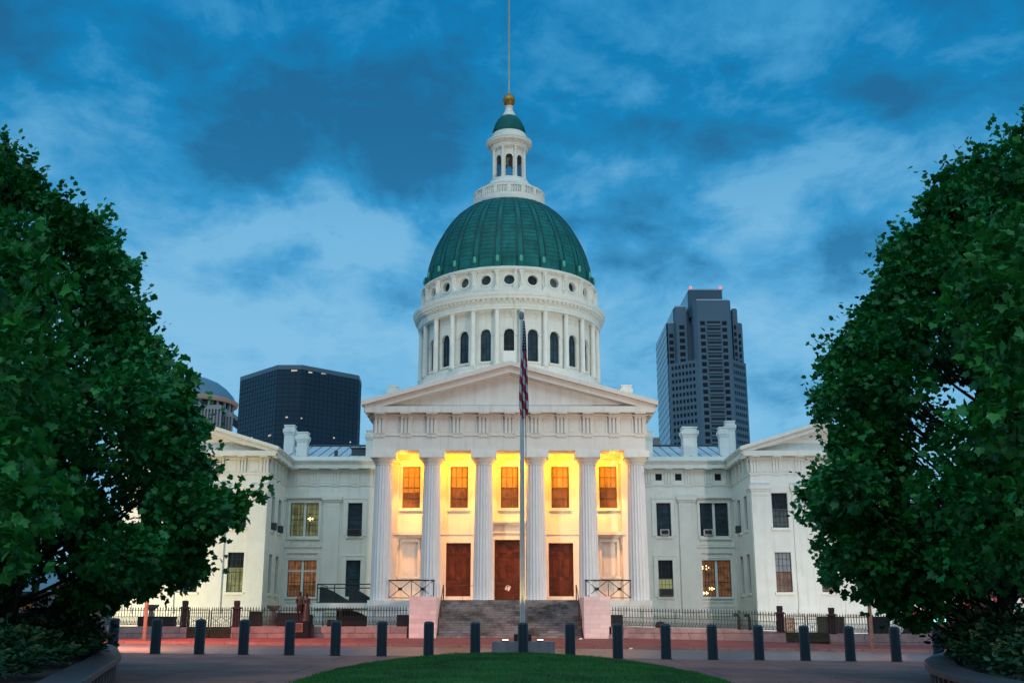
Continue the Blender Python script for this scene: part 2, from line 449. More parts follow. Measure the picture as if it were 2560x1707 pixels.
class MB:
    def __init__(s, T=None):
        s.v, s.f, s.T = [], [], T

    def add(s, vs, fs):
        n = len(s.v)
        s.v += [s.T(*p) for p in vs] if s.T else list(vs)
        s.f += [tuple(n + i for i in q) for q in fs]

    def box(s, x0, x1, y0, y1, z0, z1):
        s.add([(x0, y0, z0), (x1, y0, z0), (x1, y1, z0), (x0, y1, z0), (x0, y0, z1), (x1, y0, z1), (x1, y1, z1), (x0, y1, z1)],
              [(0, 3, 2, 1), (4, 5, 6, 7), (0, 1, 5, 4), (1, 2, 6, 5), (2, 3, 7, 6), (3, 0, 4, 7)])

    def prism(s, poly, a0, a1, axis='y'):
        """polygon (u, z) pushed along y (or x; or (x, y) along z)"""
        n = len(poly)
        if axis == 'y':
            vs = [(u, a0, z) for u, z in poly] + [(u, a1, z) for u, z in poly]
        elif axis == 'x':
            vs = [(a0, u, z) for u, z in poly] + [(a1, u, z) for u, z in poly]
        else:
            vs = [(u, w, a0) for u, w in poly] + [(u, w, a1) for u, w in poly]
        s.add(vs, [tuple(range(n)), tuple(range(2 * n - 1, n - 1, -1))] + [(i, (i + 1) % n, n + (i + 1) % n, n + i) for i in range(n)])

    def lathe(s, prof, cx=0, cy=0, n=32, rad=None, cap=True, a0=0, a1=2 * pi):
        full = abs(a1 - a0 - 2 * pi) < 1e-6
        m = n if full else n + 1
        vs = []
        for r, z in prof:
            for i in range(m):
                a = a0 + (a1 - a0) * i / n
                q = r * (rad(a) if rad else 1)
                vs.append((cx + q * sin(a), cy - q * cos(a), z))
        fs = []
        for j in range(len(prof) - 1):
            for i in range(n):
                k = (i + 1) % m
                fs.append((j * m + i, j * m + k, (j + 1) * m + k, (j + 1) * m + i))
        if cap and full:
            fs.append(tuple(range(m - 1, -1, -1)))
            fs.append(tuple((len(prof) - 1) * m + i for i in range(m)))
        s.add(vs, fs)

    def tube(s, pts, r0, r1=None, n=6, cap=True):
        r1 = r0 if r1 is None else r1
        P = np.array(pts, float)
        m = len(P)
        vs, fs = [], []
        for i in range(m):
            d = P[min(i + 1, m - 1)] - P[max(i - 1, 0)]
            d = d / (np.linalg.norm(d) + 1e-9)
            u = np.cross(d, (0, 0, 1.0))
            if np.linalg.norm(u) < .05:
                u = np.cross(d, (1.0, 0, 0))
            u /= np.linalg.norm(u)
            w = np.cross(d, u)
            r = r0 + (r1 - r0) * i / max(1, m - 1)
            for k in range(n):
                a = 2 * pi * k / n
                vs.append(tuple(P[i] + r * (cos(a) * u + sin(a) * w)))
        for i in range(m - 1):
            for k in range(n):
                fs.append((i * n + k, i * n + (k + 1) % n, (i + 1) * n + (k + 1) % n, (i + 1) * n + k))
        if cap:
            fs.append(tuple(range(n - 1, -1, -1)))
            fs.append(tuple((m - 1) * n + k for k in range(n)))
        s.add(vs, fs)

    def panel(s, u0, u1, z0, z1, us, lo, hi, depth, nside=2, dback=None):
        """wall sheet in (u, z) with one opening bounded by lo(u), hi(u); d grows into the wall"""
        def strip(a, b):
            for i in range(nside):
                p, q = a + (b - a) * i / nside, a + (b - a) * (i + 1) / nside
                s.add([(p, z0, 0), (q, z0, 0), (q, z1, 0), (p, z1, 0)], [(0, 1, 2, 3)])
        strip(u0, us[0]); strip(us[-1], u1)
        for a, b in zip(us[:-1], us[1:]):
            s.add([(a, z0, 0), (b, z0, 0), (b, lo(b), 0), (a, lo(a), 0)], [(0, 1, 2, 3)])
            s.add([(a, hi(a), 0), (b, hi(b), 0), (b, z1, 0), (a, z1, 0)], [(0, 1, 2, 3)])
            s.add([(a, lo(a), 0), (b, lo(b), 0), (b, lo(b), depth), (a, lo(a), depth)], [(0, 1, 2, 3)])
            s.add([(a, hi(a), 0), (b, hi(b), 0), (b, hi(b), depth), (a, hi(a), depth)], [(3, 2, 1, 0)])
        for a, fl in ((us[0], 0), (us[-1], 1)):
            if hi(a) - lo(a) > 1e-4:
                s.add([(a, lo(a), 0), (a, hi(a), 0), (a, hi(a), depth), (a, lo(a), depth)], [(0, 1, 2, 3)])

    def wall(s, u0, u1, z0, z1, holes, depth=.32):
        """wall sheet with many square openings and their reveals, in (u, z, d)"""
        us = sorted({u0, u1, *[h[0] for h in holes], *[h[1] for h in holes]})
        zs = sorted({z0, z1, *[h[2] for h in holes], *[h[3] for h in holes]})
        for a, b in zip(us[:-1], us[1:]):
            for c, d in zip(zs[:-1], zs[1:]):
                um, zm = (a + b) / 2, (c + d) / 2
                if any(h[0] < um < h[1] and h[2] < zm < h[3] for h in holes):
                    continue
                s.add([(a, c, 0), (b, c, 0), (b, d, 0), (a, d, 0)], [(0, 1, 2, 3)])
        for a, b, c, d in holes:
            s.add([(a, c, 0), (b, c, 0), (b, d, 0), (a, d, 0), (a, c, depth), (b, c, depth), (b, d, depth), (a, d, depth)],
                  [(0, 4, 5, 1), (1, 5, 6, 2), (2, 6, 7, 3), (3, 7, 4, 0)])

    def lbox(s, u0, u1, z0, z1, d0, d1):
        """box in wall coordinates (u, z, d)"""
        s.add([(u0, z0, d0), (u1, z0, d0), (u1, z0, d1), (u0, z0, d1), (u0, z1, d0), (u1, z1, d0), (u1, z1, d1), (u0, z1, d1)],
              [(0, 3, 2, 1), (4, 5, 6, 7), (0, 1, 5, 4), (1, 2, 6, 5), (2, 3, 7, 6), (3, 0, 4, 7)])

    def build(s, name, m, parent=None, smooth=None, fix=True):
        me = bpy.data.meshes.new(name)
        me.from_pydata(s.v, [], s.f)
        if fix:
            b = bmesh.new(); b.from_mesh(me)
            bmesh.ops.recalc_face_normals(b, faces=b.faces)
            b.to_mesh(me); b.free()
        me.materials.append(m)
        if smooth:
            me.polygons.foreach_set('use_smooth', [True] * len(me.polygons))
            me.set_sharp_from_angle(angle=radians(smooth))
        me.update()
        o = bpy.data.objects.new(name, me)
        COL.objects.link(o)
        if parent:
            o.parent = parent
        return o


def tag(o, label=None, cat=None, group=None, kind=None):
    for k, v in (('label', label), ('category', cat), ('group', group), ('kind', kind)):
        if v:
            o[k] = v
    return o


def thing(name, label, cat, loc=(0, 0, 0), group=None, rz=0):
    o = bpy.data.objects.new(name, None)
    COL.objects.link(o)
    o.location = loc
    o.rotation_euler = (0, 0, rz)
    return tag(o, label, cat, group)


def copy_tree(o, parent=None):
    c = o.copy()
    COL.objects.link(c)
    if parent:
        c.parent = parent
    for ch in list(o.children):
        copy_tree(ch, c)
    return c


def lerp_tab(tab, x):
    if x <= tab[0][0]:
        return tab[0][1]
    for (a, b), (c, d) in zip(tab[:-1], tab[1:]):
        if x <= c:
            return b + (d - b) * (x - a) / (c - a)
    return tab[-1][1]


# ------------------------------------------------------------------ ground levels (z over the site)
def g_plaza(x, y):
    t = min(max(y, -40), 38) / 38
    return -1.5 + .74 * t - .0104 * max(-40, min(40, x)) * max(.3, t)


def g_road(x, y=0):
    return -.765 - .0103 * max(-60, min(60, x))


def g_kerb(x):
    return -.63 - .0102 * max(-60, min(60, x))


WALLBASE = [(-60, -.22), (-21, -.25), (8, -.29), (13, -.38), (17, -.53), (19.5, -.62), (25, -.67), (60, -.75)]
WALLTOP = [(-60, .42), (7, .38), (9, .31), (13.5, .22), (17, .06), (20, -.03), (60, -.06)]


def g_wb(x): return lerp_tab(WALLBASE, x)


def g_wt(x): return lerp_tab(WALLTOP, x)


def sheet(name, m, xs, ys, fz, kind='structure', xmap=None):
    mb = MB()
    nx, ny = len(xs), len(ys)
    mb.add([(x, y, fz(x, y)) for y in ys for x in xs],
           [(j * nx + i, j * nx + i + 1, (j + 1) * nx + i + 1, (j + 1) * nx + i) for j in range(ny - 1) for i in range(nx - 1)])
    o = mb.build(name, m, fix=False)
    tag(o, kind=kind)
    return o


XS = [-220, -100, -60, -40] + [x * 2.0 for x in range(-19, 20)] + [40, 60, 100, 220]
sheet("plaza_paving", PLAZA, XS, [-60, -40, -20, 0, 6, 12, 16, 20, 24, 28, 32, 36, 38.15], g_plaza)
mb = MB()   # bulge of paving under the flagpole plinth
pts = [(.6 + 3.0 * cos(a), 38.15 + 2.6 * sin(a)) for a in [pi * i / 20 for i in range(21)]]
mb.add([(x, y, g_plaza(x, 38) + .004) for x, y in pts] + [(x, y, g_road(x) - .02) for x, y in pts], [tuple(range(21))] + [(i, i + 1, 22 + i, 21 + i) for i in range(20)])
tag(mb.build("pole_apron_paving", PLAZA), kind='structure')
sheet("road", ROAD, XS, [38.15, 44, 50, 56, 62], lambda x, y: g_road(x))
# kerb and brick sidewalk
mb = MB()
for a, b in zip(XS[:-1], XS[1:]):
    mb.add([(a, 62, g_road(a)), (b, 62, g_road(b)), (b, 62.02, g_kerb(b)), (a, 62.02, g_kerb(a)), (b, 62.25, g_kerb(b) + .004), (a, 62.25, g_kerb(a) + .004)],
           [(0, 1, 2, 3), (3, 2, 4, 5)])
tag(mb.build("kerb", KERB, fix=False), kind='structure')
sheet("sidewalk", BRICKWALK, XS, [62.25, 64, 66, 68, 70.2], lambda x, y: g_kerb(x) + (g_wb(x) - g_kerb(x)) * min(1, (y - 62.25) / 6.75))
sheet("courthouse_yard", YARD, XS, [69.4, 72, 74.9, 80, 94, 110, 140, 180], lambda x, y: -1.0 if abs(x) < 6.1 and y < 75 else g_wt(x) - .03)
sheet("ground", ASPH, [-3000, -220, 0, 220, 3000], [-1500, -60, 60, 180, 400, 3000], lambda x, y: -2.6)

# ================================================================== COURTHOUSE
CH = thing("courthouse", "white domed courthouse with columned portico glowing yellow behind the street", "courthouse", (.12, 0, 0))
AB, TA, FB, FT, CB, CT, GT = 11.95, 12.95, 13.09, 14.30, 14.46, 14.88, 15.20   # architrave ... gutter top
FL = 2.0818                                                                     # portico floor
AX = 110.0                                                                      # depth of the dome's axis


def front(D): return lambda u, z, d: (u, D + d, z)


def ent(mb, u0, u1, e0, e1, b0, b1, trigs, holes=(), thick=.6, body=True, cyma=True):
    """one straight run of the entablature: architrave, frieze with triglyphs, cornice"""
    def pro(p, z0, z1):
        mb.lbox(u0 - p * e0, u1 + p * e1, z0, z1, -p, 0)
    if body:
        mb.lbox(b0, b1, AB, TA, 0, thick)
        mb.lbox(b0, b1, TA, FB, .002, thick)
        mb.lbox(b0, b1, FT, CT, .004, thick)
        mb.wall(b0, b1, FB, FT, list(holes), .3)
    pro(.07, TA, FB)
    pro(.10, FT, FT + .09)
    pro(.62, CB, CT)
    if cyma:
        pro(.70, CT, CT + .12)
        pro(.80, CT + .12, CT + .22)
        pro(.86, CT + .22, GT)
    for t in trigs:
        w = .36
        for k in (-1, 0, 1):
            mb.lbox(t + k * .25 - .08, t + k * .25 + .08, FB, FT - .14, -.13, 0)
        mb.lbox(t - w, t + w, FT - .14, FT, -.145, 0)
        mb.lbox(t - w, t + w, FB, FT - .14, -.03, 0)
        mb.lbox(t - w, t + w, TA - .06, TA, -.06, 0)
        for k in range(6):
            q = t - w + .06 + k * .12
            mb.lbox(q - .035, q + .035, TA - .13, TA - .06, -.055, 0)
        mb.lbox(t - w, t + w, CB - .07, CB, -.60, -.12)
        for k in range(6):
            q = t - w + .06 + k * .12
            mb.lbox(q - .03, q + .03, CB - .115, CB - .07, -.57, -.40)
    # sunk metope panels between triglyphs
    ts = sorted(trigs)
    for a, b in zip(ts[:-1], ts[1:]):
        if b - a < 1.1:
            continue
        p, q = a + .50, b - .50
        if any(h[0] < q and h[1] > p for h in holes):
            continue
        for (c, d, e, f) in ((p, q, FT - .2, FT - .16), (p, q, FB + .1, FB + .14), (p, p + .04, FB + .14, FT - .2), (q - .04, q, FB + .14, FT - .2)):
            mb.lbox(c, d, e, f, -.03, 0)


def rake(mb, hw, cx, zapex, y0, y1, t0, t1, zend):
    """pair of sloping bands under the roof line; t0..t1 is the depth below the line"""
    for s in (-1, 1):
        mb.prism([(cx + s * hw, zend - t0), (cx + s * hw, zend - t1), (cx, zapex - t1), (cx, zapex - t0)], y0, y1)


def win_obj(T, u0, u1, z0, z1, d, cols, rows, pane, sash=SASH, sill=True, frame=0.0, mull=False, transom=None, name="window", blind=None, parent=None,
            sillw=.12, fmat=TRIM, lit=None):
    m = MB(T)
    b = .055
    def sashes(a, c):
        m.lbox(a, c, z0, z0 + b, d, d + .06); m.lbox(a, c, z1 - b, z1, d, d + .06)
        m.lbox(a, a + b, z0 + b, z1 - b, d, d + .06); m.lbox(c - b, c, z0 + b, z1 - b, d, d + .06)
        for i in range(1, cols):
            q = a + (c - a) * i / cols
            m.lbox(q - .014, q + .014, z0 + b, z1 - b, d + .01, d + .05)
        for j in range(1, rows):
            q = z0 + (z1 - z0) * j / rows
            h = .028 if j == rows // 2 else .013
            m.lbox(a + b, c - b, q - h, q + h, d + .004, d + .055)
    if mull:
        c = (u0 + u1) / 2
        sashes(u0, c - .11); sashes(c + .11, u1)
    else:
        sashes(u0, u1)
    w = m.build(name, sash, parent or CH)
    p = MB(T)
    if mull:
        c = (u0 + u1) / 2
        p.lbox(u0, c - .11, z0, z1, d + .065, d + .09); p.lbox(c + .11, u1, z0, z1, d + .065, d + .09)
    else:
        p.lbox(u0, u1, z0, z1, d + .065, d + .09)
    p.build("pane", pane, w)
    f = MB(T)
    if mull:
        f.lbox(c - .11, c + .11, z0, z1, d - .06, d + .06)
    if transom:
        for a, e in ((u0, c - .11), (c + .11, u1)):
            f.lbox(a, e, transom - .07, transom + .07, d - .05, d - .002)
    if frame:
        f.lbox(u0 - frame, u0, z0, z1 + frame, -.07, 0.05); f.lbox(u1, u1 + frame, z0, z1 + frame, -.07, 0.05)
        f.lbox(u0, u1, z1, z1 + frame, -.07, 0.05)
        f.lbox(u0 - frame, u0 - frame + .06, z0, z1 + frame, -.11, -.07); f.lbox(u1 + frame - .06, u1 + frame, z0, z1 + frame, -.11, -.07)
        f.lbox(u0 - frame + .06, u1 + frame - .06, z1 + frame - .06, z1 + frame, -.11, -.07)
    if f.v:
        f.build("frame", fmat, w)
    if sill:
        g = MB(T)
        g.lbox(u0 - sillw, u1 + sillw, z0 - .2, z0, -.13, .1)
        g.build("sill", TRIM, w)
    if blind:
        bl = MB(T)
        zz = blind[0]
        bl.lbox(u0 + b, u1 - b, z0 + (z1 - z0) * zz, z1 - b, d + .056, d + .064)
        bl.build("blind", blind[1], w)
    if lit:
        for (fu, fz, r) in lit:
            k = MB(T)
            cu, cz = u0 + (u1 - u0) * fu, z0 + (z1 - z0) * fz
            for a in range(5):
                q = 2 * pi * a / 5
                k.lbox(cu + r * cos(q) - .035, cu + r * cos(q) + .035, cz + .5 * r * sin(q) - .05, cz + .5 * r * sin(q) + .05, d + .05, d + .062)
            k.lbox(cu - r, cu + r, cz - .015, cz + .015, d + .05, d + .06)
            k.build("chandelier", WARMLAMP, w)
    return w


# ------------------------------------------------------------------ wings
WX0, WX1, WD, RD = 20.3, 32.4, 94.0, 101.5
for s in (-1, 1):
    # front wall with three bays
    T = (lambda s: (lambda u, z, d: (s * u, WD + d, z)))(s)
    cent = (22.66, 26.4, 30.15)
    holes = [(c - .67, c + .67, a, b) for c in cent for a, b in ((3.25, 6.48), (8.49, 11.39))]
    base_holes = [(22.1, 23.3, -1, 1.25), (25.1, 27.4, -1, 1.3), (29.2, 31.0, -1, 1.3)] if s > 0 else []
    m = MB(T)
    m.wall(WX0, WX1, -1.2, AB, holes + base_holes, .34)
    for a, b in ((WX0, 21.8), (23.7, 25.2), (27.55, 29.05), (30.95, WX1)):
        m.lbox(a, b, 1.9, 11.55, -.16, 0)
        m.lbox(a - .10, b + .10, 11.55, 11.72, -.22, 0)
        m.lbox(a - .16, b + .16, 11.72, 12.0, -.30, 0)
        m.lbox(a, b, 11.15, 11.22, -.20, -.16)
        m.lbox(a - .06, b + .06, 1.5, 1.9, -.24, 0)
    m.lbox(WX0, WX1, -1.2, 1.5, -.20 if s < 0 else -.003, 0) if s < 0 else None
    wing = m.build("wing_wall", WHITE_W if s < 0 else WHITE, CH)
    for i, c in enumerate(cent):
        lo = [P_OLIVE, P_DARK, P_DARK] if s < 0 else [P_BROWN, P_BROWN, P_BROWN]
        win_obj(T, c - .67, c + .67, 3.25, 6.48, .2, 4, 6, lo[i], blind=((.52, GBLIND) if s > 0 else (.62, P_DARK)))
        win_obj(T, c - .67, c + .67, 8.49, 11.39, .2, 4, 6, P_DARK if s < 0 else P_GREY, blind=None if s < 0 else (.55, P_DARK))
    if s > 0:
        for i, (a, b, c, d) in enumerate(base_holes):
            k = MB(T)
            k.lbox(a, b, c, d, .30, .33)
            for j in range(1, 4):
                k.lbox(a + (b - a) * j / 4 - .03, a + (b - a) * j / 4 + .03, c, d, .26, .30)
            k.build("basement_door", P_AMBER if i == 0 else BARK, CH)
    # return wall towards the portico
    R = (lambda s: (lambda u, z, d: (s * (WX0 + d), u, z)))(s)
    rh = [(c - .6, c + .6, a, b) for c in (96.5, 99.3) for a, b in ((3.25, 6.48), (8.49, 11.39))]
    m = MB(R)
    m.wall(WD, RD, -1.2, AB, rh, .34)
    m.lbox(WD, 95.3, 11.55, 11.72, -.10, 0); m.lbox(WD, 95.36, 11.72, 12.0, -.18, 0)
    m.lbox(WD + .001, 95.2, 1.9, 11.55, -.06, 0)
    m.lbox(RD - .55, RD, 1.9, 11.6, -.10, 0); m.lbox(RD - .65, RD, 11.6, 11.9, -.2, 0)
    m.build("wing_return_wall", WHITE, CH)
    for c in (96.5, 99.3):
        win_obj(R, c - .6, c + .6, 3.25, 6.48, .22, 3, 6, P_BLUE)
        win_obj(R, c - .6, c + .6, 8.49, 11.39, .22, 3, 6, P_DARK)
    # outer and back walls
    m = MB()
    x0, x1 = sorted((s * WX1, s * (WX1 - .4)))
    m.box(x0, x1, WD + .6, 126, -1.2, GT - .1)
    x0, x1 = sorted((s * WX0, s * (WX1 - .4)))
    m.box(x0, x1, 125.5, 126, -1.2, GT - .1)
    x0, x1 = sorted((s * WX0, s * (WX0 + .4)))
    m.box(x0, x1, 120, 125.5, -1.2, GT - .1)
    m.build("outer_wall", WHITE, CH)
    # entablature on front and return
    m = MB(T)
    tr = [WX0 + .40 + i * (WX1 - WX0 - .8) / 6 for i in range(7)]
    ent(m, WX0, WX1, 1, 1, WX0, WX1, tr, cyma=False)
    m.T = R
    ent(m, WD, RD, 0, -1, WD + .6, RD, [WD + .5 + i * 1.58 for i in range(5)])
    m.build("wing_entablature", WHITE_W if s < 0 else TRIM, CH)
    # pediment
    cx, hw = s * (WX0 + WX1) / 2, (WX1 - WX0) / 2
    za = 17.35
    m = MB()
    m.prism([(cx - hw - .4, CT + .05), (cx + hw + .4, CT + .05), (cx, za - .45)], WD + .1, WD + .5)
    rake(m, hw + .72, cx, za - .28, WD - .58, WD - .001, 0, .42, GT - .17)
    rake(m, hw + .86, cx, za, WD - .80, WD - .003, 0, .28, GT + .01)
    rake(m, hw + .3, cx, za - .6, WD - .2, WD + .1, 0, .2, GT - .35)
    m.build("wing_pediment", WHITE_W if s < 0 else TRIM, CH)
    m = MB()
    m.prism([(cx - hw - .80, GT - .06), (cx + hw + .80, GT - .06), (cx, za - .06)], WD + .12, 126)
    m.build("wing_roof", ROOFM, CH)

# ------------------------------------------------------------------ recessed ranges between portico and wings
for s in (-1, 1):
    T = (lambda s: (lambda u, z, d: (s * u, RD + d, z)))(s)
    X0, X1 = 9.2, WX0
    ho = [(13.28, 14.58, 8.42, 11.39), (13.28, 14.58, 3.12, 6.30), (17.2, 19.75, 8.42, 11.39), (17.2, 19.75, 3.12, 6.30)]
    m = MB(T)
    m.wall(X0, X1, -1.2, AB, ho, .34)
    # pilaster, bands and frames
    m.lbox(15.3, 16.75, 1.7, 11.45, -.20, 0); m.lbox(15.2, 16.85, 11.45, 11.62, -.27, 0); m.lbox(15.12, 16.93, 11.62, 11.95, -.36, 0)
    m.lbox(15.3, 16.75, 11.05, 11.1, -.23, -.2)
    m.lbox(16.75, 20.25, 6.9, 7.0, -.14, 0); m.lbox(16.75, 20.25, 7.0, 7.42, -.10, 0); m.lbox(16.75, 20.25, 7.42, 7.56, -.22, 0)
    m.lbox(16.75, 20.25, 11.72, 11.80, -.16, 0); m.lbox(16.75, 20.25, 11.80, 11.95, -.26, 0)
    for a in (16.76, 19.88):
        m.lbox(a, a + .34, 1.7, 6.6, -.09, 0); m.lbox(a - .0, a + .40, 6.42, 6.9, -.13, 0)
    m.lbox(17.0, 19.95, 8.1, 8.22, -.16, 0)
    for a, b in ((17.1, 18.3), (18.6, 19.85)):
        m.lbox(a, b, 7.66, 7.72, -.05, 0); m.lbox(a, b, 7.98, 8.04, -.05, 0); m.lbox(a, a + .06, 7.72, 7.98, -.05, 0); m.lbox(b - .06, b, 7.72, 7.98, -.05, 0)
    for a, b in ((17.1, 18.3), (18.6, 19.85)):
        m.lbox(a, b, 2.2, 2.26, -.05, 0); m.lbox(a, b, 2.62, 2.68, -.05, 0)
    m.lbox(X0, 20.25, 1.45, 1.7, -.12, 0)
    m.build("recessed_wall", WHITE, CH)
    win_obj(T, 13.28, 14.58, 8.42, 11.39, .2, 4, 6, P_BLUE, frame=.42)
    win_obj(T, 13.28, 14.58, 3.12, 6.30, .2, 4, 6, P_BLUE if s < 0 else YBLIND, frame=.40, blind=None if s < 0 else (.48, P_DARK))
    if s < 0:
        win_obj(T, 17.2, 19.75, 8.42, 11.39, .2, 4, 6, P_OLIVE, mull=True, frame=.22, lit=[(.30, .52, .22)])
        win_obj(T, 17.2, 19.75, 3.12, 6.30, .2, 4, 5, P_AMBER, mull=True, frame=.22, transom=5.35, blind=(.32, CURT))
    else:
        win_obj(T, 17.2, 19.75, 8.42, 11.39, .2, 4, 6, P_BLUE, mull=True, frame=.22)
        win_obj(T, 17.2, 19.75, 3.12, 6.30, .2, 4, 5, P_AMBER, mull=True, frame=.22, lit=[(.13, .80, .30), (.31, .22, .22), (.10, .10, .20)])
    m = MB(T)
    tr = [10.9 + i * 1.8 for i in range(6)] if s > 0 else [10.4 + i * 1.82 for i in range(6)]
    fh = [(13.3, 13.9, 13.42, 14.04), (15.1, 15.7, 13.42, 14.04), (18.7, 19.3, 13.42, 14.04)] if s > 0 else []
    ent(m, X0, X1, 0, 0, X0, X1, tr, fh)
    m.lbox(X0, X1 + .3, GT - .02, 15.62, .02, .35)
    m.build("recessed_entablature", TRIM, CH)
    for a, b, c, d in fh:
        k = MB(T); k.lbox(a, b, c, d, .25, .28); k.build("attic_window", P_DARK, CH)
    # metal roof with raised seams
    x0, x1 = sorted((s * 9.2, s * 21.5))
    m = MB()
    m.prism([(RD + .3, 15.55), (110.5, 18.0), (119, 15.5), (RD + .3, 15.5)], x0, x1, 'x')
    r = m.build("metal_roof", ROOFM, CH)
    m = MB()
    k = x0
    while k < x1:
        m.add([(k, RD + .34, 15.55), (k + .05, RD + .34, 15.55), (k + .05, 110.5, 18.0), (k, 110.5, 18.0),
               (k, RD + .34, 15.60), (k + .05, RD + .34, 15.60), (k + .05, 110.5, 18.05), (k, 110.5, 18.05)],
              [(0, 3, 2, 1), (4, 5, 6, 7), (0, 1, 5, 4), (1, 2, 6, 5), (2, 3, 7, 6), (3, 0, 4, 7)])
        k += .95
    m.box(x0, x1, 110.35, 110.65, 17.98, 18.16)
    m.build("standing_seams", ROOFS, r)
    m = MB()
    x0, x1 = sorted((s * 9.2, s * WX0))
    m.box(x0, x1, 119, 119.4, -1.2, 15.6)
    m.build("rear_wall", WHITE, CH)
    # plinth railing line of low wall by the portico
# vents on the left metal roof
m = MB(); m.box(-16.2, -15.9, 102.6, 102.9, 15.7, 16.35); m.build("roof_vent", ROOFS, CH)
m = MB(); m.box(-14.7, -13.2, 103.2, 104.0, 15.9, 16.62); m.box(-14.8, -13.1, 103.1, 104.1, 16.62, 16.72); m.build("roof_vent", ROOFS, CH)


def chimney(cx, cy, w, z0, z1, d=None):
    d = d or w
    m = MB()
    h = w / 2
    def b(k, a, c): m.box(cx - h * k, cx + h * k, cy - d / 2 * k, cy + d / 2 * k, a, c)
    H = z1 - z0
    b(1, z0, z1 - .95); b(1.08, z1 - .95, z1 - .82); b(1.17, z1 - .82, z1 - .70); b(1.27, z1 - .70, z1 - .38); b(1.02, z1 - .38, z1 - .12); b(1.12, z1 - .12, z1)
    return m.build("chimney", TRIM, CH)


chimney(-20.95, 105.5, .92, 15.3, 19.2)
chimney(-19.3, 103.4, .98, 15.3, 18.15)
chimney(16.85, 103.6, 1.28, 15.3, 18.65)
chimney(20.1, 103.8, .84, 15.3, 18.7)
chimney(21.2, 106.0, .84, 15.3, 19.7)
chimney(-12.75, 102.1, .85, 15.3, 18.1, .9)
chimney(12.75, 102.1, .85, 15.3, 18.1, .9)
chimney(-10.45, 98.5, .8, 15.0, 21.5)
chimney(10.5, 98.5, .9, 15.0, 21.55)

# ------------------------------------------------------------------ portico
m = MB()
m.box(-9.3, 9.3, 74.75, 101.4, -1.0, FL)
m.build("platform", PLATFORM, CH)
for s in (-1, 1):       # dark basement grilles in the plinth
    k = MB(front(74.75))
    a, b = sorted((s * 7.35, s * 6.3))
    k.lbox(a, b, -.5, 1.15, -.02, 0)
    for j in range(8):
        q = a + (b - a) * (j + .5) / 8
        k.lbox(q - .02, q + .02, -.5, 1.15, -.06, -.02)
    k.build("basement_grille", IRON, CH)
m = MB()
for i in range(16):
    zt = -.2974 + .1487 * (i + 1)
    m.box(-4.45, 4.45, 69.6 + i * .32, 69.6 + (i + 1) * .32 + (.03 if i < 15 else .03), -.9, zt)
m.build("steps", STEP, CH)
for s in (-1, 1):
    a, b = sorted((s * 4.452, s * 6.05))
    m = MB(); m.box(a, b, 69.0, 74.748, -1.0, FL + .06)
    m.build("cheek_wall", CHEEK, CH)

# back wall of the porch
PW = 79.0
cx5 = (-6.95, -3.57, 0, 3.57, 6.95)
doors = [(-4.43, -2.71, 2.45, 6.08), (-1.06, 1.06, FL + .02, 6.30), (2.71, 4.43, 2.45, 6.08)]
blinds = [(-7.48, -6.42, 3.81, 6.14), (6.42, 7.48, 3.81, 6.14)]
T = front(PW)
m = MB(T)
m.wall(-9.2, 9.2, FL, 12.6, [(c - .63, c + .63, 8.5, 11.42) for c in cx5] + doors + blinds, .34)
for c in cx5:                                            # window architraves and sills
    m.lbox(c - .78, c - .63, 8.5, 11.57, -.05, .0); m.lbox(c + .63, c + .78, 8.5, 11.57, -.05, 0); m.lbox(c - .63, c + .63, 11.42, 11.57, -.05, 0)
for a, b, c, d in doors[::2]:                            # flat door surrounds
    m.lbox(a - .16, a, FL + .03, d + .2, -.06, 0); m.lbox(b, b + .16, FL + .03, d + .2, -.06, 0); m.lbox(a, b, d, d + .2, -.06, 0)
    m.lbox(a - .5, b + .5, 6.66, 6.72, -.05, 0)
    m.lbox(a - .5, a - .44, FL + .03, 6.66, -.04, 0); m.lbox(b + .44, b + .5, FL + .03, 6.66, -.04, 0)
a, b, c, d = doors[1]
m.lbox(a - .2, a, FL + .03, d, -.08, 0); m.lbox(b, b + .2, FL + .03, d, -.08, 0)
m.lbox(a - .45, b + .45, d, 6.75, -.10, 0); m.lbox(a - .45, b + .45, 6.75, 6.85, -.18, 0); m.lbox(a - .45, b + .45, 6.85, 7.32, -.08, 0)
m.lbox(a - .6, b + .6, 7.32, 7.46, -.28, 0); m.lbox(a - .7, b + .7, 7.46, 7.58, -.36, 0)
for a, b, c, d in blinds:                                # hoods on scrolled brackets
    m.lbox(a - .18, a, c, d + .2, -.07, 0); m.lbox(b, b + .18, c, d + .2, -.07, 0); m.lbox(a, b, d, d + .2, -.07, 0)
    m.lbox(a - .42, b + .42, 6.42, 6.55, -.14, 0); m.lbox(a - .55, b + .55, 6.62, 6.82, -.42, 0); m.lbox(a - .48, b + .48, 6.55, 6.62, -.3, 0)
    for q in (a - .40, b + .26):
        m.lbox(q, q + .14, 5.95, 6.55, -.22, 0); m.lbox(q + .02, q + .12, 5.72, 5.95, -.14, 0)
    m.lbox(a - .30, b + .30, c - .17, c, -.2, .1)
    for q in (a - .22, b + .06):
        m.lbox(q, q + .16, c - .42, c - .17, -.13, 0)
    m.lbox(a, b, c, d, .12, .16)
m.lbox(-9.2, 9.2, 11.95, 12.1, -.1, 0); m.lbox(-9.2, 9.2, 12.1, 12.45, -.05, 0)
for s in (-1, 1):                                        # end pilasters
    a, b = sorted((s * 7.85, s * 9.2))
    m.lbox(a, b, FL, 11.6, -.35, 0); m.lbox(a - .08, b + .08, 11.6, 11.8, -.45, 0); m.lbox(a - .05, b + .05, 11.8, 11.95, -.5, 0)
m.build("porch_wall", WHITE, CH)
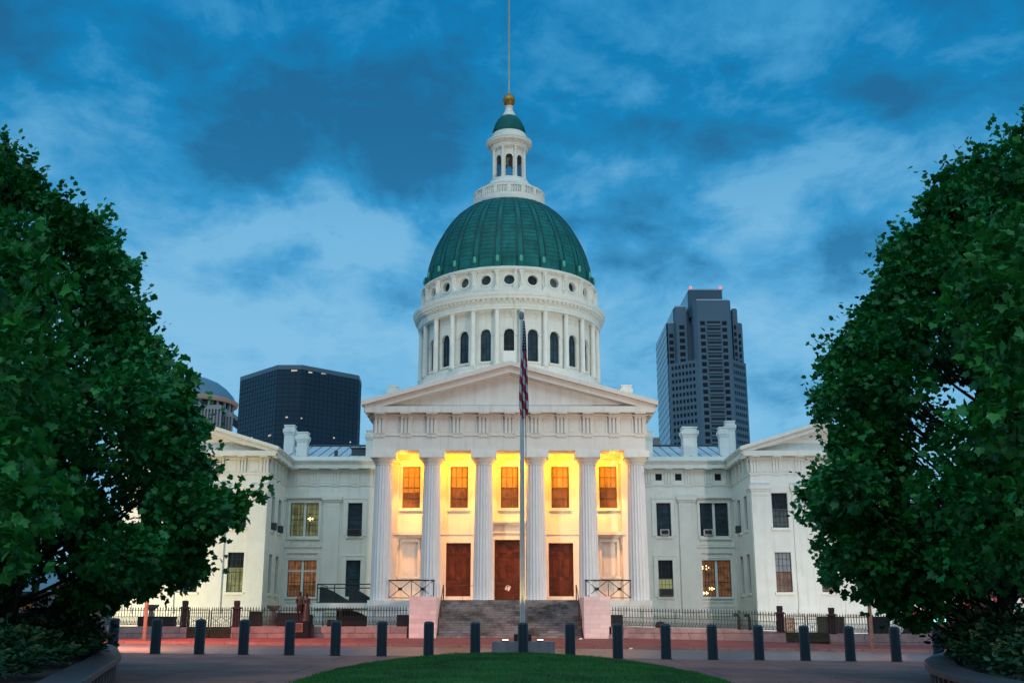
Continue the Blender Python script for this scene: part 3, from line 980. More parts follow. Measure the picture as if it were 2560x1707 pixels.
for i, c in enumerate(cx5):
    win_obj(T, c - .63, c + .63, 8.5, 11.42, .14, 3, 4, P_PORCH, sash=SASHB, sillw=.2, blind=((.38 if i in (0,) else .5), BLIND))


def leaf_door(a, b, c, d, notice=False):
    fr = MB(T)
    fr.lbox(a, a + .07, c, d, .1, .3); fr.lbox(b - .07, b, c, d, .1, .3); fr.lbox(a + .07, b - .07, d - .07, d, .1, .3)
    fr.lbox(a + .07, b - .07, c, c + .04, .1, .3)
    fr.lbox(a + .07, b - .07, c + .04, d - .07, .26, .3)
    o = fr.build("door", DOORW, CH)
    mid = (a + b) / 2
    for p, q in ((a + .075, mid - .008), (mid + .008, b - .075)):
        k = MB(T)
        k.lbox(p, q, c + .045, d - .075, .19, .25)
        w, H = q - p, d - c
        k.lbox(p, p + .05, c + .045, d - .075, .165, .19); k.lbox(q - .05, q, c + .045, d - .075, .165, .19)
        st = .13 * w + .02
        for (z0, z1) in ((.05, .13), (.155, .27), (.33, .74), (.78, .95)):
            za, zb = c + H * z0 + .03, c + H * z1
            x0, x1 = p + st, q - st
            k.lbox(x0, x1, za, za + .05, .13, .19); k.lbox(x0, x1, zb - .05, zb, .13, .19)
            k.lbox(x0, x0 + .05, za + .05, zb - .05, .13, .19); k.lbox(x1 - .05, x1, za + .05, zb - .05, .13, .19)
            k.lbox(x0 + .1, x1 - .1, za + .1, zb - .1, .155, .19)
        lf = k.build("door_leaf", DOORW, o)
    hd = MB(T)
    for q in (mid - .07, mid + .05):
        hd.lbox(q, q + .02, c + H * .30, c + H * .33 + .1, .12, .145)
        hd.lbox(q, q + .02, c + H * .30, c + H * .30 + .02, .145, .19)
    hd.build("door_handle", GOLD, o)
    if notice:
        n = MB(lambda u, z, dd: (-.13 + u * cos(.42) - z * sin(.42), PW + dd, 3.0 + u * sin(.42) * -1 + z * cos(.42)))
        n.T = lambda u, z, dd: (-.13 + u * .906 + z * .423, PW + dd, 3.02 - u * .423 + z * .906)
        n.lbox(-.16, .16, -.17, .17, .135, .15)
        no = n.build("notice", PAPER, o)
        n2 = MB(n.T); n2.lbox(-.12, .12, .08, .12, .13, .134)
        n2.build("notice_heading", INK, no)


leaf_door(*doors[0]); leaf_door(*doors[1], notice=True); leaf_door(*doors[2])
# ceiling and sides of the porch
m = MB()
m.box(-9.15, 9.15, 76.5, 79.0, 12.45, 12.6)
for k in range(1, 6):
    x = (-8.6, -5.3, -1.78, 1.78, 5.3, 8.6)[k]
    m.box(x - .3, x + .3, 76.45, 78.9, 12.2, 12.45)
m.build("porch_ceiling", TRIM, CH)
# side and rear body
m = MB()
for s in (-1, 1):
    a, b = sorted((s * 9.2, s * 8.8))
    m.box(a, b, 79.35, 101.5, FL, AB)
m.build("side_wall", WHITE, CH)

# columns
NF = 20
FLUTE = lambda a: 1 - .062 * abs(sin(a * NF / 2)) ** .75


def column_mb(r0, r1, z0, z1):
    mb = MB()
    prof = []
    for i in range(11):
        t = i / 10
        r = r0 + (r1 - r0) * (t ** 1.25)
        prof.append((r, z0 + (z1 - z0) * t))
    mb.lathe(prof, 0, 0, 160, FLUTE)
    return mb


col_first = None
for x in (-8.58, -5.28, -1.76, 1.76, 5.28, 8.58):
    if col_first is None:
        c = column_mb(.69, .565, FL, 11.02).build("column", mat("column_white_stone", (.70, .67, .66), .62, .06, .9, .15, 10, streak=.18), CH, smooth=17)
        k = MB()
        k.lathe([(.57, 11.02), (.60, 11.06), (.585, 11.10), (.62, 11.14), (.74, 11.34), (.80, 11.44), (.79, 11.48)], 0, 0, 48)
        k.box(-.86, .86, -.86, .86, 11.48, 11.95)
        k.build("capital", TRIM, c, smooth=30)
        c.location = (x, 75.78, 0)
        col_first = c
    else:
        copy_tree(col_first, CH).location = (x, 75.78, 0)

# entablature and pediment of the portico
m = MB(front(75.0))
PT = [-8.84 + i * 17.68 / 10 for i in range(11)]
ent(m, -9.2, 9.2, 1, 1, -9.2, 9.2, PT, thick=1.5, cyma=False)
for s in (-1, 1):
    m.T = (lambda s: (lambda u, z, d: (s * (9.2 - d), u, z)))(s)
    ent(m, 75.0, RD, 0, -1, 76.5, RD, [75.5 + i * 1.77 for i in range(14)], thick=.5)
m.build("portico_entablature", mat("portico_entablature_stone", (.72, .69, .63), .6, .05, 1.2, .1, 10, streak=.2), CH)
m = MB()
ZA = 18.0
m.prism([(-9.6, CT + .05), (9.6, CT + .05), (0, ZA - .5)], 75.15, 75.6)
m.build("tympanum", mat("tympanum_stone", (.70, .67, .63), .65, .06, 1.0, .15, 8, streak=.15), CH)
m = MB()
rake(m, 9.9, 0, ZA - .55, 74.85, 75.16, 0, .24, GT - .42)
rake(m, 9.9, 0, ZA - .30, 74.42, 75.0, 0, .45, GT - .20)
rake(m, 10.05, 0, ZA, 74.15, 74.998, 0, .31, GT + .02)
m.build("pediment_cornice", mat("pediment_cornice_stone", (.73, .68, .62), .6, .05, 1.2, .1, 10, streak=.15), CH)
m = MB()
m.prism([(-10.0, GT - .04), (10.0, GT - .04), (0, ZA - .05)], 75.17, 101.6)
m.build("portico_roof", ROOFM, CH)
m = MB(); m.box(-.52, .52, 93.4, 94.0, 18.0, 23.55); m.build("roof_box", TRIM, CH)

# lamps behind the capitals
for x in (-5.28, -1.76, 1.76, 5.28):
    m = MB(); m.box(x - .22, x + .22, 76.62, 76.86, 11.40, 11.75); m.box(x - .05, x + .05, 76.5, 76.62, 11.5, 11.65)
    o = m.build("porch_floodlight", FIXT, CH)
    m = MB(); m.box(x - .19, x + .19, 76.861, 76.875, 11.43, 11.72); m.build("lens", WARMLAMP, o)

# railings between the outer columns, handrails on the steps


def rail_bars(mb, pts, r=.025, n=5):
    for a, b in pts:
        mb.tube([a, b], r, n=n)


for s in (-1, 1):
    m = MB()
    y = 75.15
    xa, xb = s * 7.95, s * 5.0
    xm = (xa + xb) / 2
    z0, z1 = FL + .16, FL + 1.28
    rail_bars(m, [((xa, y, z0), (xb, y, z0)), ((xa, y, z0), (xa, y, z1)), ((xb, y, z0), (xb, y, z1)), ((xm, y, FL - .25), (xm, y, z1)),
                  ((xa, y, z0), (xm, y, z1)), ((xa, y, z1), (xm, y, z0)), ((xb, y, z0), (xm, y, z1)), ((xb, y, z1), (xm, y, z0))])
    rail_bars(m, [((xa - s * -.05, y, z1), (xb - s * .05, y, z1))], .045)
    for q in ((xa + xm) / 2, (xb + xm) / 2):
        m.box(q - .13, q + .13, y - .05, y + .05, (z0 + z1) / 2 - .09, (z0 + z1) / 2 + .09)
    m.build("porch_railing", IRON, CH)
    m = MB()
    x = s * 4.36
    a, b = (x, 69.9, -.1 + .95), (x, 74.9, FL + .95)
    rail_bars(m, [(a, b), ((x, 69.9, -.2), a), (b, (x, 75.3, FL + .95)), ((x, 75.3, FL), (x, 75.3, FL + .95)), ((x, 72.4, .8), (x, 72.4, 1.95)), ((x, 74.9, FL), (x, 74.9, FL + 1.0))], .028)
    m.build("handrail", IRON, CH)
m = MB()
rail_bars(m, [((-4.36, 76.6, FL + .98), (-1.9, 76.6, FL + .98)), ((-3.15, 76.6, FL), (-3.15, 76.6, FL + .98))], .014)
m.build("porch_barrier", IRON, CH)

# ------------------------------------------------------------------ drum
NB = 24


def cyl(R, th0=0.0):
    return lambda u, z, d: ((R - d) * sin(u / R + th0), AX - (R - d) * cos(u / R + th0), z)


RW = 8.62
m = MB()
m.lathe([(9.2, 14), (9.2, 22.6), (9.55, 22.65), (9.62, 23.0), (9.45, 23.3), (9.3, 23.4), (9.3, 23.75), (9.05, 23.8), (9.05, 24.1), (8.62, 24.1)], 0, AX, 96, cap=False)
m.build("drum_base", WHITE, CH, smooth=35)
m = MB()
bw = 2 * pi * RW / NB
for i in range(NB):
    th = 2 * pi * i / NB
    m.T = cyl(RW, th)
    hw = .52
    us = [-hw + 2 * hw * k / 8 for k in range(9)]
    m.panel(-bw / 2, bw / 2, 24.1, 29.6, us, lambda u: 24.6, lambda u: 27.2 + sqrt(max(0, hw * hw - u * u)), .32)
    m.lbox(-.62, .62, 24.42, 24.58, -.1, 0)
    m.lbox(-bw / 2 + .25, -.56, 27.08, 27.24, -.07, 0); m.lbox(.56, bw / 2 - .25, 27.08, 27.24, -.07, 0)
    for a, b, c, d in ((-.5, .5, 28.78, 28.84), (-.5, .5, 29.16, 29.22), (-.5, -.44, 28.84, 29.16), (.44, .5, 28.84, 29.16)):
        m.lbox(a, b, c, d, -.05, 0)
    # archivolt
    for k in range(8):
        a0, a1 = pi * k / 8, pi * (k + 1) / 8
        r0, r1 = .54, .64
        m.add([(r0 * cos(a0), 27.2 + r0 * sin(a0), -.05), (r1 * cos(a0), 27.2 + r1 * sin(a0), -.05), (r1 * cos(a1), 27.2 + r1 * sin(a1), -.05), (r0 * cos(a1), 27.2 + r0 * sin(a1), -.05),
               (r1 * cos(a0), 27.2 + r1 * sin(a0), 0), (r1 * cos(a1), 27.2 + r1 * sin(a1), 0)], [(0, 1, 2, 3), (1, 4, 5, 2)])
m.build("drum_wall", WHITE, CH)
for i in range(NB):
    th = 2 * pi * i / NB
    if cos(th) < -.1:
        continue
    T = cyl(RW, th)
    w = MB(T)
    hw = .52
    w.lbox(-hw, hw, 24.6, 24.68, .18, .24); w.lbox(-hw, hw, 25.98, 26.06, .18, .24)
    w.lbox(-hw, -hw + .06, 24.68, 27.2, .18, .24); w.lbox(hw - .06, hw, 24.68, 27.2, .18, .24); w.lbox(-.012, .012, 24.68, 27.7, .2, .24)
    for k in range(8):
        a0, a1 = pi * k / 8, pi * (k + 1) / 8
        w.add([(r * cos(a), 27.2 + r * sin(a), .18) for r, a in ((hw - .06, a0), (hw, a0), (hw, a1), (hw - .06, a1))], [(0, 1, 2, 3)])
    wo_ = w.build("drum_window", SASH, CH)
    p = MB(T)
    us = [-hw + 2 * hw * k / 8 for k in range(9)]
    for a, b in zip(us[:-1], us[1:]):
        p.add([(a, 24.6, .25), (b, 24.6, .25), (b, 27.2 + sqrt(max(0, hw * hw - b * b)), .25), (a, 27.2 + sqrt(max(0, hw * hw - a * a)), .25)], [(0, 1, 2, 3)])
    p.build("pane", P_BLUE if i % 5 else P_DARK, wo_)
cf = None
for i in range(NB):
    th = 2 * pi * (i + .5) / NB
    if cf is None:
        mb = MB()
        mb.lathe([(.29, 24.1), (.29, 24.2), (.34, 24.24), (.34, 24.32), (.26, 24.38), (.255, 24.5), (.245, 26.5), (.225, 29.1), (.25, 29.12), (.25, 29.18), (.225, 29.2), (.225, 29.42), (.30, 29.5), (.30, 29.6)], 0, 0, 18)
        cf = mb.build("drum_column", TRIM, CH, smooth=35)
        c = cf
    else:
        c = copy_tree(cf, CH)
    c.location = (8.93 * sin(th), AX - 8.93 * cos(th), 0)
m = MB()
m.lathe([(8.6, 29.5), (9.24, 29.5), (9.24, 29.72), (9.29, 29.74), (9.29, 29.9), (9.2, 29.92), (9.2, 30.25), (9.32, 30.3), (9.32, 30.4), (9.62, 30.46), (9.66, 30.7), (9.72, 30.74), (9.80, 30.98), (9.80, 31.05), (9.3, 31.2), (9.1, 31.22)], 0, AX, 120, cap=False)
for i in range(120):   # dentils
    th = 2 * pi * i / 120
    if cos(th) < -.2:
        continue
    m.T = cyl(9.3, th)
    m.lbox(-.11, .11, 30.27, 30.45, -.22, 0)
m.T = None
m.build("drum_entablature", TRIM, CH, smooth=30)
# attic with round windows and scroll brackets
RA = 8.62
m = MB()
m.lathe([(9.15, 31.15), (9.15, 31.35), (8.9, 31.4), (8.9, 31.62), (8.62, 31.65)], 0, AX, 96, cap=False)
m.lathe([(8.62, 33.40), (8.80, 33.42), (8.80, 33.5), (8.95, 33.55), (8.98, 33.72), (8.85, 33.76), (8.7, 33.9), (8.4, 33.95)], 0, AX, 96, cap=False)
for i in range(NB):
    th = 2 * pi * i / NB
    m.T = cyl(RA, th)
    bw = 2 * pi * RA / NB
    r = .50
    us = [-r * cos(pi * k / 16) for k in range(17)]
    zc_ = 32.55
    m.panel(-bw / 2, bw / 2, 31.65, 33.4, us, lambda u: zc_ - sqrt(max(0, r * r - u * u)), lambda u: zc_ + sqrt(max(0, r * r - u * u)), .4)
    for k in range(24):
        a0, a1 = 2 * pi * k / 24, 2 * pi * (k + 1) / 24
        m.add([(q * cos(a), zc_ + q * sin(a), dd) for q, a, dd in ((.50, a0, -.06), (.66, a0, -.06), (.66, a1, -.06), (.50, a1, -.06), (.68, a0, 0), (.68, a1, 0), (.50, a0, 0), (.50, a1, 0))],
              [(0, 1, 2, 3), (1, 4, 5, 2), (0, 3, 7, 6)])
m.T = None
m.build("attic_wall", WHITE, CH)
for i in range(NB):
    th = 2 * pi * i / NB
    if cos(th) < -.05:
        continue
    p = MB(cyl(RA, th))
    p.add([(.5 * cos(2 * pi * k / 20), 32.55 + .5 * sin(2 * pi * k / 20), .30) for k in range(20)], [tuple(range(20))])
    p.build("round_window", (P_BLUE, P_DARK, P_GREY, P_BLUE, P_DARK)[i % 5], CH)
bf = None
for i in range(NB):
    th = 2 * pi * (i + .5) / NB
    if cos(th) < -.2:
        continue
    if bf is None:
        mb = MB()
        side = [(-.0, 31.65), (-.36, 31.65), (-.36, 31.9), (-.22, 32.05), (-.16, 32.4), (-.2, 32.8), (-.36, 33.05), (-.42, 33.28), (0, 33.28)]
        mb.prism([(y, z) for y, z in side], -.17, .17, 'x')
        mb.box(-.23, .23, -.46, 0, 33.28, 33.42); mb.box(-.25, .25, -.42, 0, 31.40, 31.65)
        mb.box(-.05, .05, -.43, -.1, 32.0, 33.26)
        bf = mb.build("scroll_bracket", TRIM, CH)
        c = bf
    else:
        c = copy_tree(bf, CH)
    c.location = (8.6 * sin(th), AX - 8.6 * cos(th), 0)
    c.rotation_euler = (0, 0, th)

# ------------------------------------------------------------------ dome
DP = [(r * .985, z) for r, z in [(8.62, 33.85), (8.64, 34.2), (8.60, 35.0), (8.42, 36.1), (8.12, 37.2), (7.76, 38.2), (7.33, 39.1), (6.82, 40.0), (6.25, 40.85), (5.62, 41.6), (4.95, 42.22), (4.3, 42.65), (3.91, 42.9)]]


def dome_r(z):
    return lerp_tab([(b, a) for a, b in DP], z)


m = MB()
m.lathe(DP, 0, AX, 144, cap=False)
# horizontal sheet seams, as thin raised lips
dome = m.build("dome", COPPER, CH, smooth=40)
m = MB()
z = 34.9
while z < 42.6:
    r = dome_r(z)
    m.lathe([(r + .004, z), (r + .022, z + .01), (r + .004, z + .035)], 0, AX, 96, cap=False)
    z += .46
m.build("sheet_seams", COPPER_D, dome)
rf = None
for i in range(NB):
    th0 = 2 * pi * (i + .5) / NB
    mb = MB()
    mb2 = MB()
    zs = [34.1 + (42.8 - 34.1) * k / 24 for k in range(25)]
    for half, w, h, tgt in ((0, .26, .03, mb), (.34, .06, .07, mb2), (-.34, .06, .07, mb2)):
        rows = []
        for z in zs:
            r = dome_r(z)
            k = max(.45, min(1, r / 8.6)) ** .8
            rows.append([((r + e) * sin((o * k) / r), -(r + e) * cos((o * k) / r), z) for o, e in ((half - w, -.01), (half - w * .8, h), (half + w * .8, h), (half + w, -.01))])
        tgt.add([p for rr in rows for p in rr], [(j * 4 + q, j * 4 + q + 1, (j + 1) * 4 + q + 1, (j + 1) * 4 + q) for j in range(24) for q in range(3)])
    mb.box(-.32, .32, -8.72, -8.4, 33.86, 35.05)
    if rf is None:
        rf = mb.build("dome_rib", COPPER, dome, smooth=30)
        e1 = mb2.build("rib_edge", COPPER_D, dome, smooth=30)
        b = MB(); b.lathe([(.02, 34.35), (.16, 34.42), (.18, 34.7), (.13, 34.95), (.02, 35.05)], 0, -8.70, 10)
        b1 = b.build("rib_boss", COPPER_L, dome, smooth=60)
        trio = [rf, e1, b1]
    else:
        trio = [copy_tree(o, dome) for o in (rf, e1, b1)]
    for o in trio:
        o.location = (0, AX, 0)
        o.rotation_euler = (0, 0, th0)

# ------------------------------------------------------------------ lantern
m = MB()
m.lathe([(3.9, 42.5), (3.98, 42.55), (3.98, 43.05), (3.86, 43.1), (3.86, 43.28), (3.72, 43.36), (3.72, 43.44), (2.4, 43.5)], 0, AX, 64, cap=False)
m.build("lantern_base", WHITE, CH, smooth=30)
m = MB()
m.lathe([(3.48, 43.44), (3.72, 43.44), (3.72, 43.58), (3.48, 43.58)], 0, AX, 64, cap=False)
m.lathe([(3.45, 44.32), (3.74, 44.32), (3.76, 44.45), (3.70, 44.52), (3.45, 44.52)], 0, AX, 64, cap=False)
for i in range(16):
    m.T = cyl(3.72, 2 * pi * i / 16)
    m.lbox(-.2, .2, 43.58, 44.32, -.02, .26)
m.T = None
bl = m.build("balustrade", TRIM, CH, smooth=30)
bal0 = None
for i in range(16):
    for k in range(4):
        th = 2 * pi * (i + .22 + .187 * k) / 16
        if cos(th) < -.3:
            continue
        if bal0 is None:
            m = MB(); m.lathe([(.05, 43.58), (.085, 43.72), (.06, 43.9), (.045, 44.1), (.075, 44.2), (.06, 44.32)], 0, 0, 8, cap=False)
            bal0 = c = m.build("baluster", TRIM, bl, smooth=50)
        else:
            c = copy_tree(bal0, bl)
        c.location = (3.6 * sin(th), AX - 3.6 * cos(th), 0)
m = MB()
m.lathe([(2.9, 43.5), (2.9, 44.8), (2.95, 44.85), (2.95, 45.0), (2.7, 45.1), (2.45, 45.4), (2.2, 45.6), (2.02, 45.75), (2.02, 46.0), (1.9, 46.05), (1.3, 46.05)], 0, AX, 48, cap=False)
m.build("lantern_plinth", TRIM, CH, smooth=30)
RL, NL = 1.62, 8
m = MB()
bw = 2 * pi * RL / NL
for i in range(NL):
    m.T = cyl(RL, 2 * pi * i / NL)
    hw = .40
    us = [-hw + 2 * hw * k / 8 for k in range(9)]
    m.panel(-bw / 2, bw / 2, 46.05, 49.5, us, lambda u: 46.15, lambda u: 48.25 + sqrt(max(0, hw * hw - u * u)), .16)
m.T = None
m.build("lantern_wall", TRIM, CH)
for i in range(NL):
    T = cyl(RL, 2 * pi * i / NL)
    g = MB(T)
    hw = .40
    for k in range(1, 5):
        u = -hw + 2 * hw * k / 5
        g.lbox(u - .012, u + .012, 46.15, 48.25 + sqrt(max(0, hw * hw - u * u)), .07, .09)
    z = 46.3
    while z < 48.6:
        w = hw if z < 48.25 else sqrt(max(0, hw * hw - (z - 48.25) ** 2))
        g.lbox(-w, w, z - .012, z + .012, .065, .095)
        z += .16
    for k in range(8):
        a0, a1 = pi * k / 8, pi * (k + 1) / 8
        g.add([(r * cos(a), 48.25 + r * sin(a), .05) for r, a in ((hw - .05, a0), (hw, a0), (hw, a1), (hw - .05, a1))], [(0, 1, 2, 3)])
    g.build("lantern_window", SASH, CH)
cf = None
for i in range(NL):
    th = 2 * pi * (i + .5) / NL
    if cf is None:
        mb = MB(); mb.lathe([(.22, 46.05), (.22, 46.15), (.165, 46.2), (.15, 49.1), (.17, 49.12), (.15, 49.16), (.15, 49.3), (.21, 49.4), (.21, 49.5)], 0, 0, 14)
        cf = mb.build("lantern_column", TRIM, CH, smooth=35); c = cf
    else:
        c = copy_tree(cf, CH)
    c.location = (1.72 * sin(th), AX - 1.72 * cos(th), 0)
m = MB()
m.lathe([(1.4, 49.5), (1.95, 49.5), (1.95, 49.62), (2.0, 49.66), (2.0, 49.8), (1.95, 49.84), (1.95, 50.0), (2.06, 50.05), (2.06, 50.12), (2.36, 50.16), (2.40, 50.34), (2.46, 50.40), (2.46, 50.5), (2.1, 50.6), (1.86, 50.75), (1.82, 50.9), (1.82, 51.35), (1.76, 51.42), (1.5, 51.42)], 0, AX, 64, cap=False)
for i in range(48):
    th = 2 * pi * i / 48
    m.T = cyl(2.05, th); m.lbox(-.07, .07, 50.04, 50.15, -.16, 0)
m.T = None
m.build("lantern_cornice", TRIM, CH, smooth=30)
m = MB()
prof = [(1.74, 51.40), (1.72, 51.7), (1.63, 52.1), (1.48, 52.5), (1.27, 52.9), (1.0, 53.25), (.78, 53.46)]
m.lathe(prof, 0, AX, 48, cap=False)
small = m.build("small_dome", COPPER_D, CH, smooth=40)
m = MB()
for j in range(11):     # fish-scale tiles
    z = 51.46 + j * .178
    r = lerp_tab([(b, a) for a, b in prof], z)
    n = 30
    for i in range(n):
        th = 2 * pi * (i + .5 * (j % 2)) / n
        w = pi * r / n * .86
        p = [(-w, z + .20, .02), (-w, z + .07, -.03), (0, z - .02, -.05), (w, z + .07, -.03), (w, z + .20, .02)]
        m.T = cyl(r, th)
        m.add(p, [(0, 1, 2, 3, 4)])
m.T = None
m.build("scale_tiles", COPPER, small, fix=False)
m = MB()
m.lathe([(.84, 53.4), (.84, 53.52), (.72, 53.6), (.66, 53.85), (.56, 54.0), (.56, 54.08), (.42, 54.3), (.38, 54.6), (.44, 54.68), (.44, 54.8), (.3, 54.85)], 0, AX, 32)
m.build("finial_stem", TRIM, CH, smooth=30)
m = MB()
m.lathe([(.2, 54.8), (.42, 54.9), (.60, 55.15), (.66, 55.35), (.69, 55.45), (.66, 55.5), (.66, 55.6), (.58, 55.9), (.42, 56.12), (.2, 56.25), (.1, 56.3)], 0, AX, 24)
m.build("gilded_ball", GOLD, CH, smooth=40)
m = MB()
m.lathe([(.13, 56.25), (.15, 56.45), (.10, 56.6), (.10, 62), (.085, 70)], 0, AX, 12)
m.build("roof_flagpole", POLEW, CH, smooth=50)
m = MB()
m.tube([(-.05, AX, 69), (-.35, AX, 62), (-.9, AX - .2, 54), (-1.75, AX - 1.0, 50.6)], .011, n=4)
m.tube([(-.4, AX, 69), (-.62, AX, 62), (-1.1, AX - .3, 54), (-1.95, AX - 1.2, 50.55)], .011, n=4)
m.tube([(-2.38, AX - .9, 49.6), (-2.45, AX - 1.2, 47.5), (-2.6, AX - 1.4, 45.2)], .014, n=4)
m.build("lightning_wires", WIRE, CH)
# downpipe on the drum front
m = MB()
m.tube([(.62, AX - 9.02, 33.4), (.62, AX - 9.1, 31.3)], .05, n=6)
m.tube([(.58, AX - 9.45, 30.2), (.58, AX - 9.4, 29.0), (.5, AX - 8.8, 28.6), (.5, AX - 8.75, 25)], .045, n=6)
m.build("downpipe", TRIM, CH)

# ================================================================== window air conditioners, ramp platform
def aircon(T, u, z, case, label, w=.62, h=.46):
    m = MB(T)
    m.lbox(u - w / 2, u + w / 2, z, z + h, -.34, .2)
    o = m.build("window_air_conditioner", case)
    o.location = CH.location
    tag(o, label, "air conditioner", "air conditioners in the courthouse windows")
    g = MB(T)
    g.lbox(u - w / 2 + .07, u + w / 2 - .07, z + .07, z + h - .07, -.345, -.341)
    for i in range(4):
        q = z + .10 + i * (h - .2) / 3
        g.lbox(u - w / 2 + .08, u + w / 2 - .08, q - .012, q + .012, -.355, -.345)
    g.build("grille", FIXT, o)


TR = lambda u, z, d: (u, RD + d, z)
aircon(TR, 13.95, 8.48, ACW, "white air conditioner in the upper single window right of the portico", .78, .52)
aircon(TR, 17.85, 8.48, ACW, "white air conditioner in the upper double window right of the portico", .78, .52)
aircon(TR, 13.95, 3.18, ACD, "dark air conditioner in the lower single window right of the portico", 1.15, .62)
aircon(TR, -13.93, 8.48, ACD, "dark air conditioner in the upper single window left of the portico", 1.15, .55)
for s, cs in ((-1, (96.5, 99.3)), (1, (99.3,))):
    R = (lambda s: (lambda u, z, d: (s * (WX0 + d), u, z)))(s)
    for c in cs:
        aircon(R, c, 8.5, ACD, "dark air conditioner in the %s wing's side window nearer the %s" % ("left" if s < 0 else "right", "street" if c == 96.5 else "dome"), .62, .62)

rp = thing("access_platform", "white raised platform with black glazed railing left of the portico", "access platform", (0, 0, 0))
m = MB()
m.box(-13.55, -9.36, 79.6, 84.0, 1.66, 2.02)
m.build("slab", TRIM, rp)
m = MB(); m.box(-13.4, -12.9, 79.8, 80.3, -.5, 1.66); m.box(-11.9, -11.2, 82.5, 83.0, -.5, 1.66)
m.build("support", TRIM, rp)
m = MB()
y = 79.75
rail_bars(m, [((-13.3, y, 2.02), (-13.3, y, 3.3)), ((-9.45, y, 2.02), (-9.45, y, 3.3)), ((-13.3, y, 3.3), (-9.45, y, 3.3)), ((-13.3, y, 3.04), (-9.45, y, 3.04)),
              ((-12.1, y, 2.02), (-12.1, y, 3.3)), ((-10.8, y, 2.02), (-10.8, y, 3.04)), ((-13.3, y, 2.06), (-9.45, y, 2.06)), ((-13.3, y, 3.3), (-13.3, 84, 3.3)), ((-13.3, 84, 2.02), (-13.3, 84, 3.3))], .04)
m.build("railing_frame", IRON, rp)
m = MB()
m.prism([(-13.25, 2.1), (-11.0, 2.1), (-11.6, 2.45), (-12.3, 2.85), (-13.0, 3.15), (-13.25, 3.15)], 80.4, 80.5)
for i in range(6):
    m.box(-13.2 + i * .3, -13.1 + i * .3, 80.3, 80.4, 2.1, 3.1 - i * .17)
m.prism([(-11.2, 2.1), (-9.5, 2.1), (-9.5, 2.3), (-10.6, 2.95), (-11.2, 3.1)], 80.6, 80.7)
m.build("railing_panel", BUTTON, rp)
m = MB()
m.prism([(-12.1, -.4), (-9.4, -.4), (-9.4, .8), (-10.8, 1.5), (-12.1, 1.6)], 81.2, 82.4)
m.box(-12.7, -12.2, 80.8, 81.3, -.4, .9)
m.build("stair_stringer", IRON, rp)
m = MB()
m.prism([(-16.6, .3), (-13.6, .3), (-13.6, 1.25), (-16.6, .95)], 80.0, 80.1)
m.build("ramp_side", IRON, rp)

# ================================================================== granite walls and iron fences along the sidewalk
def granite_wall(x0, x1, label, y0=69.0, y1=69.42):
    mb = MB()
    n = max(2, int((x1 - x0) / 1.5))
    xs = [x0 + (x1 - x0) * i / n for i in range(n + 1)]
    for a, b in zip(xs[:-1], xs[1:]):
        ends = []
        mb.add([(a, y0, g_wb(a) - .2), (b, y0, g_wb(b) - .2), (b, y0, g_wt(b)), (a, y0, g_wt(a)), (a, y1, g_wt(a)), (b, y1, g_wt(b)), (b, y1, g_wb(b) - .2), (a, y1, g_wb(a) - .2)],
               [(0, 1, 2, 3), (3, 2, 5, 4), (4, 5, 6, 7)])
        mb.add([(a, y0 - .05, g_wb(a) - .2), (b, y0 - .05, g_wb(b) - .2), (b, y0 - .05, g_wb(b) + .22), (a, y0 - .05, g_wb(a) + .22), (a, y0, g_wb(a) + .22), (b, y0, g_wb(b) + .22)], [(0, 1, 2, 3), (3, 2, 5, 4)])
    for a in (x0, x1):
        mb.add([(a, y0, g_wb(a) - .2), (a, y1, g_wb(a) - .2), (a, y1, g_wt(a)), (a, y0, g_wt(a))], [(0, 1, 2, 3)])
    tag(mb.build("granite_wall", GRANITE, fix=False), label, "stone wall", "granite walls under the iron fence")


def spear(mb, x, y, z0, z1, w=.017):
    mb.box(x - w, x + w, y - w, y + w, z0, z1)
    mb.add([(x - .035, y, z1), (x, y - .02, z1), (x + .035, y, z1), (x, y + .02, z1), (x, y, z1 + .16), (x, y, z1 - .05)],
           [(0, 1, 4), (1, 2, 4), (2, 3, 4), (3, 0, 4), (1, 0, 5), (2, 1, 5), (3, 2, 5), (0, 3, 5)])
    mb.box(x - .04, x + .04, y - .012, y + .012, z1 - .02, z1 + .02)


